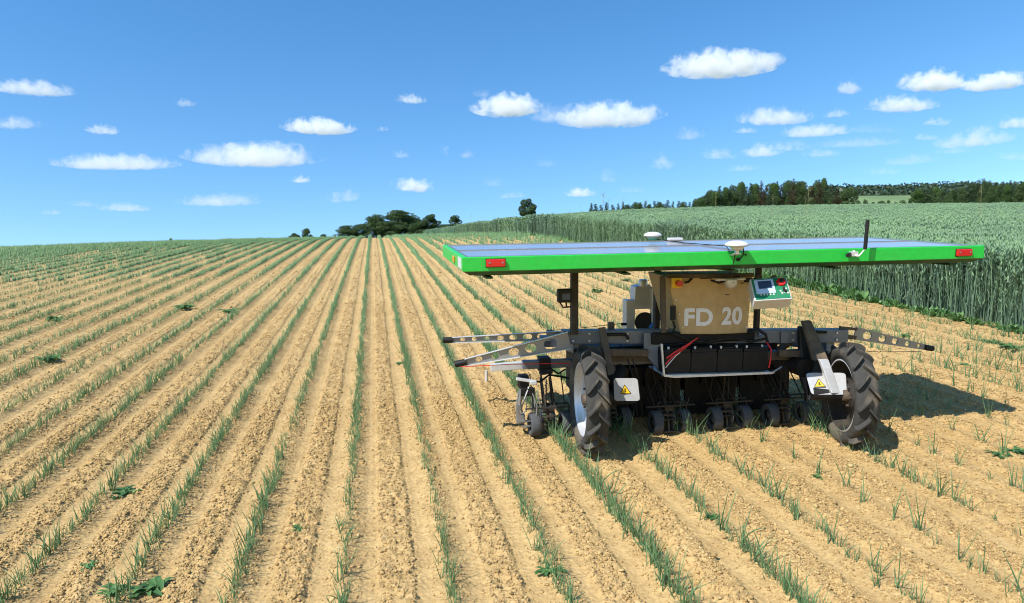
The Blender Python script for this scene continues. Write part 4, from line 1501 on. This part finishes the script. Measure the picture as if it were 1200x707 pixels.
def broad_tree(h, w, n=26, seed=0, mat=None, low=.12, round_=1.0):
    """crown and trunk meshes of one broad-leaved tree h high and w wide, foot at the origin"""
    rs = np.random.default_rng(seed)
    cl = []
    for i in range(n):
        a = rs.uniform(0, 6.28)
        t = rs.uniform(low + .08, .93)
        env = math.sin(math.pi * min(1, (t - low) / (1.02 - low)) ** .8) ** .6
        rr = w / 2 * env * rs.uniform(.25, .86)
        s = w * rs.uniform(.13, .235) * round_
        cl.append(((rr * math.cos(a), rr * math.sin(a), h * t - s * .3), (s, s, s * .8)))
    cm = crown_mesh('crown', cl, 8500, h * .022, mat)
    tb = MB()
    tb.rod((0, 0, -.5), (0, 0, h * .45), h * .03, 9, h * .018)
    for c, r_ in cl[:9]:
        tb.rod((0, 0, h * rs.uniform(.2, .45)), c, h * .011, 6, h * .004)
    tm = tb.build('trunk', M_BARK)
    me = tm.data
    bpy.data.objects.remove(tm)
    return cm, me


def conifer(h, w, seed=0, mat=None):
    rs = np.random.default_rng(seed)
    cl = []
    n = 30
    for i in range(n):
        t = .06 + .92 * i / (n - 1)
        env = (1 - t) ** .58 * (1 if t > .12 else .8) + .03
        for _ in range(3 if t < .7 else 2):
            a = rs.uniform(0, 6.28)
            rr = w / 2 * env * rs.uniform(.3, .95)
            s = w * (.07 + .16 * env) * rs.uniform(.6, 1.2)
            cl.append(((rr * math.cos(a), rr * math.sin(a), h * t - rr * .25), (s, s, s * .9)))
    cm = crown_mesh('crown', cl, 4200, h * .016, mat)
    tb = MB().rod((0, 0, -.5), (0, 0, h * .95), h * .02, 8, h * .003)
    tm = tb.build('trunk', M_BARK)
    me = tm.data
    bpy.data.objects.remove(tm)
    return cm, me


def plant_tree(name, meshes, loc, scale, label, cat, group=None, spin=None):
    e = empty(name, loc)
    e.rotation_euler = (0, 0, random.uniform(0, 6.28) if spin is None else spin)
    e.scale = scale
    for nm, me in zip(('crown', 'trunk'), meshes):
        o = bpy.data.objects.new(nm, me)
        COL.objects.link(o)
        o.parent = e
    return tag(e, label, cat, group)


def tree_at(name, meshes, px, ptop, wpx, Y, label, cat, group=None, base=None, mesh_h=10., mesh_w=8.):
    top = at(px, ptop, Y)
    zb = float(terr(top.x, Y)) - .3 if base is None else base
    h = top.z - zb
    d = (top - EYE).dot(CF)
    w = wpx * d / FPX
    return plant_tree(name, meshes, (top.x, Y, zb), (w / mesh_w, w / mesh_w, h / mesh_h), label, cat, group)


BR = [broad_tree(10, 8, 30, s, M_BROAD) for s in (1, 2, 3)]
BL = [broad_tree(10, 8, 24, s, M_BROAD2) for s in (11, 12)]
BT = [broad_tree(10, 8, 16, s, M_BROAD, low=.3) for s in (21,)]
CO = [conifer(10, 4, s, M_PINE) for s in (31, 32, 33)]
CB = [conifer(10, 4, s, M_PINE2) for s in (41, 42)]
GH = 'trees behind the crest of the onion field'
for px, pt, w, Y, ms, lab in (
        (466, 245.5, 44, 300, BR[0], 'tallest broad dark tree of the clump behind the field crest'),
        (441, 250, 34, 296, BR[1], 'dark bushy tree on the left shoulder of the clump behind the crest'),
        (484, 252, 30, 305, BR[2], 'dark tree filling the middle of the clump beside the tallest one'),
        (503, 250.5, 26, 290, BT[0], 'loose-crowned dark tree standing at the right end of the clump'),
        (408, 263.5, 34, 310, BR[2], 'low rounded dark bush left of the tree clump'),
        (425, 262, 24, 315, BR[0], 'low dark tree linking the round bush to the tall clump'),
        (455, 258, 40, 292, BR[2], 'dark undergrowth tree in front of the tallest one'),
        (492, 260, 34, 288, BR[1], 'low dark tree at the foot of the clump'),
        (533, 251.5, 16, 280, BR[1], 'small oval dark tree standing alone by the tip of the wheat'),
        (359, 267.5, 13, 320, BR[0], 'tiny lone tree on the crest left of the clump'),
        (345, 273, 14, 322, BR[2], 'tiny low bush on the crest left of the clump'),
        (379, 274, 10, 322, BR[1], 'very small bush on the crest nearest to the round bush'),
        (521, 264, 18, 330, BR[0], 'distant hazy dark tree in the gap beside the wheat tip')):
    tree_at('broadleaf_tree', ms, px, pt, w, Y, lab, 'tree', GH)
tree_at('round_shrub', BR[1], 200, 278.6, 5, 60, 'tiny dark shrub alone on the left skyline of the field', 'shrub')
tree_at('broadleaf_tree', BT[0], 619, 232, 23, 120, 'lone dark tree rising from behind the wheat left of the green roof', 'tree')

# the row of trees beyond the wheat
G1 = 'trees of the wood beyond the wheat'
def wood(lst, Y, group):
    for px, pt, w, ms, lab, nm in lst:
        tree_at(nm, ms, px, pt, w, Y + random.uniform(-12, 12), lab, 'tree', group, mesh_w=4. if nm == 'conifer' else 8.)
lst = []
x = 693
while x < 818:
    t = (x - 693) / 125
    con = random.random() < .6
    lst.append((x, 241.5 - 6.5 * t + random.uniform(-3.5, 1.5), random.uniform(8, 13) * (1 if con else 1.2), CO[random.randrange(3)] if con else BR[random.randrange(3)],
                'small dark conifer in the low tree line beyond the wheat' if con else 'small round dark tree in the low tree line beyond the wheat', 'conifer' if con else 'broadleaf_tree'))
    x += random.uniform(4.5, 7.5)
wood(lst, 190, G1)
lst = []
prof = [(818, 236), (826, 226), (836, 220), (848, 217), (862, 214), (874, 213), (886, 212), (897, 214), (905, 216), (912, 211), (922, 211), (931, 210), (940, 212), (947, 219), (955, 211), (966, 208), (975, 213), (981, 223)]
x = 819
while x < 982:
    pt = np.interp(x, [p[0] for p in prof], [p[1] for p in prof])
    con = random.random() < .72
    brown = con and x > 890 and random.random() < .6
    ms = CB[random.randrange(2)] if brown else CO[random.randrange(3)] if con else BL[random.randrange(2)] if random.random() < .35 else BR[random.randrange(3)]
    lst.append((x, pt + random.uniform(-2, 6), random.uniform(12, 18) * (1 if con else 1.1), ms,
                'tall brownish conifer in the dense wood beyond the wheat' if brown else 'tall dark conifer in the dense wood beyond the wheat' if con else 'bushy broad-leaved tree among the conifers of the dense wood', 'conifer' if con else 'broadleaf_tree'))
    x += random.uniform(3.0, 5.2)
x = 822
while x < 990:
    lst.append((x, 228 + random.uniform(-3, 5), random.uniform(14, 20), BL[random.randrange(2)] if random.random() < .35 else BR[random.randrange(3)], 'low bushy tree along the front of the dense wood', 'broadleaf_tree'))
    x += random.uniform(7, 11)
wood(lst, 195, G1)
tree_at('broadleaf_tree', BR[0], 995, 219.5, 24, 185, 'round dark tree at the right end of the dense wood, beside the pale far field', 'tree', G1)
G2 = 'trees on the right beyond the wheat'
lst = []
prof2 = [(1072, 226), (1085, 221), (1100, 219), (1120, 219), (1138, 214), (1151, 207), (1163, 213), (1180, 213), (1200, 214), (1240, 214)]
x = 1074
while x < 1236:
    pt = np.interp(x, [p[0] for p in prof2], [p[1] for p in prof2])
    con = random.random() < .55
    ms = CO[random.randrange(3)] if con else BL[random.randrange(2)] if random.random() < .3 else BR[random.randrange(3)]
    lst.append((x, pt + random.uniform(-1.5, 5), random.uniform(13, 18), ms, 'dark conifer in the tree belt on the far right beyond the wheat' if con else 'broad-leaved tree in the tree belt on the far right beyond the wheat', 'conifer' if con else 'broadleaf_tree'))
    x += random.uniform(3.0, 5.2)
x = 1070
while x < 1240:
    lst.append((x, 229 + random.uniform(-2, 4), random.uniform(12, 18), BR[random.randrange(3)], 'low dark tree along the front of the belt on the far right', 'broadleaf_tree'))
    x += random.uniform(8, 12)
wood(lst, 200, G2)
tree_at('broadleaf_tree', BL[0], 1077, 221.5, 20, 180, 'light green rounded tree at the left end of the right-hand belt', 'tree', G2)
lst = []
for px in (1006, 1014, 1023, 1034, 1041, 1050, 1058, 1066):
    lst.append((px, 236 + random.uniform(-3.5, 1), random.uniform(8, 12), BR[random.randrange(3)], 'small bush before the pale far field beyond the wheat', 'broadleaf_tree'))
wood(lst, 210, 'bushes before the pale far field')

# ------------------------------------------------------------------ far rise with a pale green field and a wooded ridge
def far_hill():
    m, nt, b = new_mat('far_field_green')
    tc = N(nt, 'ShaderNodeTexCoord')
    n1 = noise(nt, .02, 4, .5, tc.outputs['Object'])
    r_ = ramp(nt, [(.3, (.12, .18, .085)), (.7, (.18, .25, .12))], n1.outputs[0])
    sp_ = N(nt, 'ShaderNodeSeparateXYZ')
    nt.links.new(tc.outputs['Object'], sp_.inputs[0])
    wd = N(nt, 'ShaderNodeMapRange')
    wd.inputs[1].default_value = 700; wd.inputs[2].default_value = 716
    nt.links.new(sp_.outputs[1], wd.inputs[0])
    mw = N(nt, 'ShaderNodeMix', data_type='RGBA')
    mw.inputs[7].default_value = (.022, .042, .024, 1)
    nt.links.new(wd.outputs[0], mw.inputs[0]); nt.links.new(r_.outputs[0], mw.inputs[6])
    nt.links.new(mw.outputs[2], b.inputs['Base Color'])
    b.inputs['Roughness'].default_value = 1.0
    b.inputs['Specular IOR Level'].default_value = .05
    X = np.linspace(120, 1900, 60)
    Y = np.linspace(360, 1500, 50)
    gx, gy = np.meshgrid(X, Y)
    z = -48 + sstep(360, 720, gy) * 49.5 + sstep(700, 1100, gy) * 9 * sstep(400, 1000, gx) + 2.5 * (vnoise(gx / 160, gy / 160, 81) - .5)
    z = -48 + (z + 48) * sstep(.585, .64, gx / gy)
    nxx, nyy = len(X), len(Y)
    ii = np.arange(nxx * nyy).reshape(nyy, nxx)
    q = np.stack([ii[:-1, :-1], ii[:-1, 1:], ii[1:, 1:], ii[1:, :-1]], -1).reshape(-1, 4)
    o = link_mesh('far_hill', np_mesh('far_hill', np.stack([gx, gy, z], -1).reshape(-1, 3), q, smooth=True), m)
    tag(o, 'distant rise with a pale green field between the woods', 'hill', kind='structure')
    # the wood on its skyline: one mass at that distance
    V, C = [], []
    for x0, x1, y0, y1, hh_, n in ((330, 1500, 715, 800, 6.2, 16000), (650, 1900, 1050, 1200, 11.5, 16000)):
        nn = n
        x = rng.uniform(x0, x1, nn); y = rng.uniform(y0, y1, nn)
        zz = -48 + (49.5 * sstep(360, 720, y) + sstep(700, 1100, y) * 9 * sstep(400, 1000, x)) * sstep(.585, .64, x / y)
        hx = hh_ * (.30 + .75 * vnoise(x / 30, y / 30, 82) + .45 * vnoise(x / 9, y / 9, 84))
        p = np.stack([x, y, zz - 5 + (hx + 5) * rng.uniform(0, 1, nn) ** .7], -1)
        a = rng.normal(0, 1, (nn, 3)); a /= np.linalg.norm(a, axis=1)[:, None]
        b_ = np.cross(a, rng.normal(0, 1, (nn, 3))); b_ /= np.linalg.norm(b_, axis=1)[:, None]
        s = rng.uniform(1.2, 2.4, nn)[:, None]
        V.append(np.stack([p - a * s, p - b_ * s, p + a * s, p + b_ * s], 1).reshape(-1, 3))
        C.append(np.repeat(np.clip(.3 + .5 * vnoise(x / 10, y / 10, 83) + rng.normal(0, .12, nn), 0, 1), 4))
    V = np.concatenate(V)
    mm = leaf_mat('far_wood_leaves', (.018, .035, .020), (.05, .085, .04), trans=.1)
    o = link_mesh('far_wood', np_mesh('far_wood', V, np.arange(len(V)).reshape(-1, 4), colors=np.concatenate(C)), mm)
    tag(o, 'dark wooded ridge on the skyline behind the tree belts', 'wood', kind='stuff')
far_hill()

# tall grass stalks that stick out of the wheat
M_STALK = leaf_mat('dry_stalk', (.30, .27, .13), (.42, .38, .20), trans=.2)
def stalk_mesh(kind):
    V, F, C = [], [], []
    def rib(a, b, w):
        a, b = np.array(a, float), np.array(b, float)
        for d in (np.array([1, 0, 0]), np.array([0, 1, 0])):
            k = len(V)
            V.extend([a - d * w, a + d * w, b + d * w * .6, b - d * w * .6]); C.extend([random.random()] * 4)
            F.append((k, k + 1, k + 2, k + 3))
    rib((0, 0, 0), (.03, 0, 1.0), .004)
    for i in range(14 if kind else 6):
        t = random.uniform(.70, 1.0) if kind else random.uniform(.86, 1.0)
        a = random.uniform(0, 6.28)
        L = (.12 if kind else .05) * (1.15 - t)/.3
        rib((.03 * t, 0, t), (.03 * t + L * math.cos(a), L * math.sin(a), t + L * random.uniform(.2, .9)), .006)
    me = np_mesh('grass_stalk', np.array(V), np.array(F), colors=np.array(C))
    me.materials.append(M_STALK)
    return me
SM = [stalk_mesh(0), stalk_mesh(1)]
for i, (px, pt, Y, k, lab) in enumerate(((707, 226, 30, 1, 'tall feathery grass stalk above the wheat left of the low tree line'), (714, 234, 32, 0, None), (729, 232, 30, 0, None), (754, 233, 34, 0, None), (758, 232, 34, 0, None),
                                         (949, 219, 22, 1, 'tall feathery grass stalk in front of the dense wood'), (945, 226, 22, 0, None), (907, 228, 26, 0, None), (552, 251, 60, 0, None), (680, 241, 40, 0, None), (1152, 218, 20, 0, None), (838, 226, 26, 0, None))):
    top = at(px, pt, Y)
    zb = float(terr(top.x, Y)) + .3
    o = bpy.data.objects.new('grass_stalk', SM[k])
    h = top.z - zb
    o.location = (top.x, Y, zb)
    o.scale = (1.3, 1.3, h)
    o.rotation_euler = (0, 0, random.uniform(0, 6))
    COL.objects.link(o)
    tag(o, lab or 'thin dry grass stalk poking above the wheat', 'grass stalk', 'grass stalks above the wheat')

# ------------------------------------------------------------------ clouds: real volumes far beyond the fields
def cloud_mat():
    m = bpy.data.materials.new('cumulus_vapour')
    m.use_nodes = True
    nt = m.node_tree
    nt.nodes.clear()
    out = N(nt, 'ShaderNodeOutputMaterial')
    sc_ = N(nt, 'ShaderNodeVolumeScatter')
    sc_.inputs['Color'].default_value = (.985, .985, .99, 1)
    sc_.inputs['Anisotropy'].default_value = 0.0
    tc = N(nt, 'ShaderNodeTexCoord')
    oi = N(nt, 'ShaderNodeObjectInfo')
    colr = N(nt, 'ShaderNodeSeparateColor')
    nt.links.new(oi.outputs['Color'], colr.inputs[0])      # R density, G aspect, B softness
    sep = N(nt, 'ShaderNodeSeparateXYZ')
    nt.links.new(tc.outputs['Object'], sep.inputs[0])

    def M_(op, a, b=None, c=None):
        n = N(nt, 'ShaderNodeMath', operation=op)
        for i, v in enumerate((a, b, c)):
            if v is None: continue
            if isinstance(v, (int, float)): n.inputs[i].default_value = v
            else: nt.links.new(v, n.inputs[i])
        return n.outputs[0]
    x, y, z = sep.outputs
    asp = M_('MULTIPLY', colr.outputs['Green'], 10.0)
    cx_ = N(nt, 'ShaderNodeCombineXYZ')
    seed = M_('MULTIPLY', oi.outputs['Random'], 90.0)
    nt.links.new(M_('ADD', M_('MULTIPLY', x, asp), seed), cx_.inputs[0])
    nt.links.new(M_('MULTIPLY_ADD', y, asp, seed), cx_.inputs[1])
    nt.links.new(M_('ADD', z, 0.0), cx_.inputs[2])
    n1 = noise(nt, 1.05, 8, .64, cx_.outputs[0], .35)
    zz = M_('ADD', z, .55)
    low = M_('MULTIPLY', M_('MINIMUM', zz, 0.0), 2.6)
    high = M_('MULTIPLY', M_('MAXIMUM', zz, 0.0), .78)
    z2 = M_('ADD', low, high)
    r2 = M_('ADD', M_('ADD', M_('MULTIPLY', x, x), M_('MULTIPLY', y, y)), M_('MULTIPLY', z2, z2))
    f = M_('SUBTRACT', .62, r2)
    f = M_('ADD', f, M_('MULTIPLY', M_('SUBTRACT', n1.outputs[0], .53), 3.7))
    # keep clear of the box's own skin
    edge_ = M_('SUBTRACT', .97, r2)
    f = M_('MINIMUM', f, M_('MULTIPLY', edge_, 1.5))
    mr = N(nt, 'ShaderNodeMapRange', interpolation_type='SMOOTHSTEP')
    nt.links.new(f, mr.inputs[0])
    mr.inputs[1].default_value = 0.0
    nt.links.new(colr.outputs['Blue'], mr.inputs[2])
    nt.links.new(M_('MULTIPLY', mr.outputs[0], M_('MULTIPLY', colr.outputs['Red'], .1)), sc_.inputs['Density'])
    nt.links.new(sc_.outputs[0], out.inputs['Volume'])
    return m


M_CLOUD = cloud_mat()
bmc = bmesh.new()
bmesh.ops.create_icosphere(bmc, subdivisions=3, radius=1.0)
for v in bmc.verts:
    if v.co.z < 0: v.co.z *= .92
cloud_me = bpy.data.meshes.new('cloud')
bmc.to_mesh(cloud_me)
bmc.free()
cloud_me.materials.append(M_CLOUD)
CL = [  # px, py, width, height, density, softness, label
    (845, 73, 124, 32, .9, .35, 'largest bright white cloud high above the wood, flat at its base'),
    (596, 122, 80, 28, .8, .4, 'plump white cloud above the lone tree, left of a pair'),
    (712, 133, 116, 32, .8, .45, 'long white cloud of the pair above the lone tree, right one'),
    (648, 131, 60, 24, .4, .7, 'thin greyish cloud between the plump cloud and the long one'),
    (372, 147, 76, 20, .8, .4, 'compact white cloud high above the field crest'),
    (300, 180, 138, 30, .7, .45, 'broad white cloud with a ragged top left of the tree clump'),
    (136, 189, 120, 20, .6, .5, 'long flat white cloud on the left above the dense rows'),
    (120, 151, 34, 13, .6, .5, 'small puff above the long flat cloud on the left'),
    (40, 102, 80, 18, .55, .5, 'white double-humped cloud high by the left edge'),
    (18, 143, 52, 16, .5, .55, 'white cloud cut by the left edge below the double-humped one'),
    (484, 216, 48, 18, .8, .4, 'small bright cloud hanging right above the tree clump'),
    (482, 115, 34, 12, .6, .5, 'little white puff above the bright cloud over the clump'),
    (1094, 93, 70, 26, .8, .4, 'rounded white cloud upper right, left of its twin'),
    (1166, 94, 64, 22, .8, .4, 'rounded white cloud near the right edge, right of its twin'),
    (995, 102, 30, 17, .6, .5, 'small single puff between the largest cloud and the rounded pair'),
    (1055, 121, 72, 20, .6, .5, 'white cloud trailing to the right under the rounded twin'),
    (906, 135, 82, 22, .55, .55, 'soft flat cloud under the largest cloud'),
    (955, 152, 78, 16, .5, .6, 'thin ragged cloud below the soft flat one'),
    (893, 175, 44, 18, .6, .45, 'small bright humped cloud above the wood\'s left part'),
    (874, 152, 28, 9, .4, .6, 'tiny flat puff left of the thin ragged cloud'),
    (842, 179, 40, 16, .4, .7, 'pale hazy puff left of the small humped cloud'),
    (1140, 162, 84, 20, .4, .7, 'faint spread cloud right of centre in the right sky'),
    (1098, 142, 30, 11, .45, .6, 'tiny puff above the faint spread cloud'),
    (980, 132, 28, 11, .45, .6, 'tiny puff right of the soft flat cloud'),
    (775, 187, 30, 24, .3, .8, 'faint upright wisp right of the lone tree'),
    (808, 155, 34, 18, .3, .8, 'faint ragged wisp under the largest cloud\'s left end'),
    (680, 224, 36, 14, .65, .45, 'small white cloud low over the wheat right of the lone tree'),
    (146, 242, 56, 12, .5, .6, 'low flat cloud near the left skyline'),
    (258, 233, 90, 18, .35, .75, 'wide faint cloud low left of the tree clump'),
    (402, 229, 42, 17, .4, .7, 'faint double cloud low beside the tree clump'),
    (354, 210, 22, 9, .6, .5, 'tiny puff below the broad ragged cloud'),
    (217, 119, 22, 13, .4, .7, 'tiny lone puff high on the left'),
    (1192, 141, 36, 20, .6, .5, 'white cloud cut by the right edge'),
    (1188, 182, 44, 11, .3, .8, 'faint streak low by the right edge'),
    (1005, 166, 100, 12, .25, .9, 'long faint streak under the thin ragged cloud'),
    (470, 180, 22, 11, .35, .7, 'faint little puff over the bright cloud above the clump'),
    (1068, 186, 64, 14, .22, .9, 'faint smudge of cloud over the right-hand belt'),
    (565, 108, 26, 12, .25, .9, 'faint smudge left of the plump cloud\'s top'),
    (712, 205, 26, 18, .22, .9, 'faint smudge over the low tree line'),
    (98, 238, 34, 9, .3, .8, 'faint small streak near the left skyline'),
    (578, 212, 34, 14, .22, .9, 'faint smudge low right of the bright cloud'),
    (1020, 150, 60, 12, .25, .9, 'faint streak right of the thin ragged cloud'),
    (925, 170, 50, 14, .4, .7, 'thin cloud patch right of the small humped cloud'),
    (962, 178, 46, 12, .35, .7, 'thin low patch over the tall conifers'),
    (1035, 200, 40, 10, .3, .8, 'faint low streak over the pale far field'),
    (1150, 150, 34, 10, .35, .7, 'thin patch between the rounded pair and the faint spread cloud'),
    (1118, 175, 46, 10, .3, .8, 'faint streak under the faint spread cloud'),
    (870, 196, 40, 10, .3, .8, 'faint low streak over the left end of the wood'),
    (548, 180, 20, 12, .3, .8, 'faint dab of cloud right of centre above the tree clump'),
    (520, 176, 18, 14, .28, .8, 'faint upright dab left of centre above the tree clump'),
    (600, 228, 40, 9, .3, .8, 'faint low streak left of the lone tree'),
    (448, 150, 16, 8, .3, .8, 'faint dab above the bright cloud over the clump, upper one'),
    (60, 248, 24, 8, .3, .8, 'faint dab at the left skyline below the long flat cloud'),
    (740, 222, 40, 8, .25, .9, 'faint streak low over the tree line beyond the wheat'),
    (640, 190, 34, 12, .22, .9, 'faint smudge above the lone tree'),
    (1085, 160, 30, 9, .35, .7, 'thin dab left of the faint spread cloud'),
]
for px, py, w, h, den, soft, lab in CL:
    x, y = px - 600.0, py - 353.5
    d = (rx * (x / FPX) - ux * (y / FPX) + CF)
    el = d.normalized().z
    D = max(1500.0, min(4500.0, 420.0 / max(el + .06, .09)))
    p = EYE + d * D
    k = D / FPX
    o = bpy.data.objects.new('cumulus_cloud', cloud_me)
    sxx, szz = w * k * .5 * 1.34, h * k * .5 * 1.42
    o.scale = (sxx, sxx * .75, szz)
    o.location = p + Vector((0, 0, szz * .12))
    o.rotation_euler = (0, random.uniform(-.07, .07) if w < 90 else 0, -math.atan2(d.x, d.y))
    o.color = (min(1, den ** 1.5 * 60 / (w * k) * (1.35 if w > 60 else .85)), min(1, w / h / 10), (soft * .8 if w > 60 else soft + .1), 1)
    COL.objects.link(o)
    tag(o, lab, 'cloud', 'small white cumulus clouds')
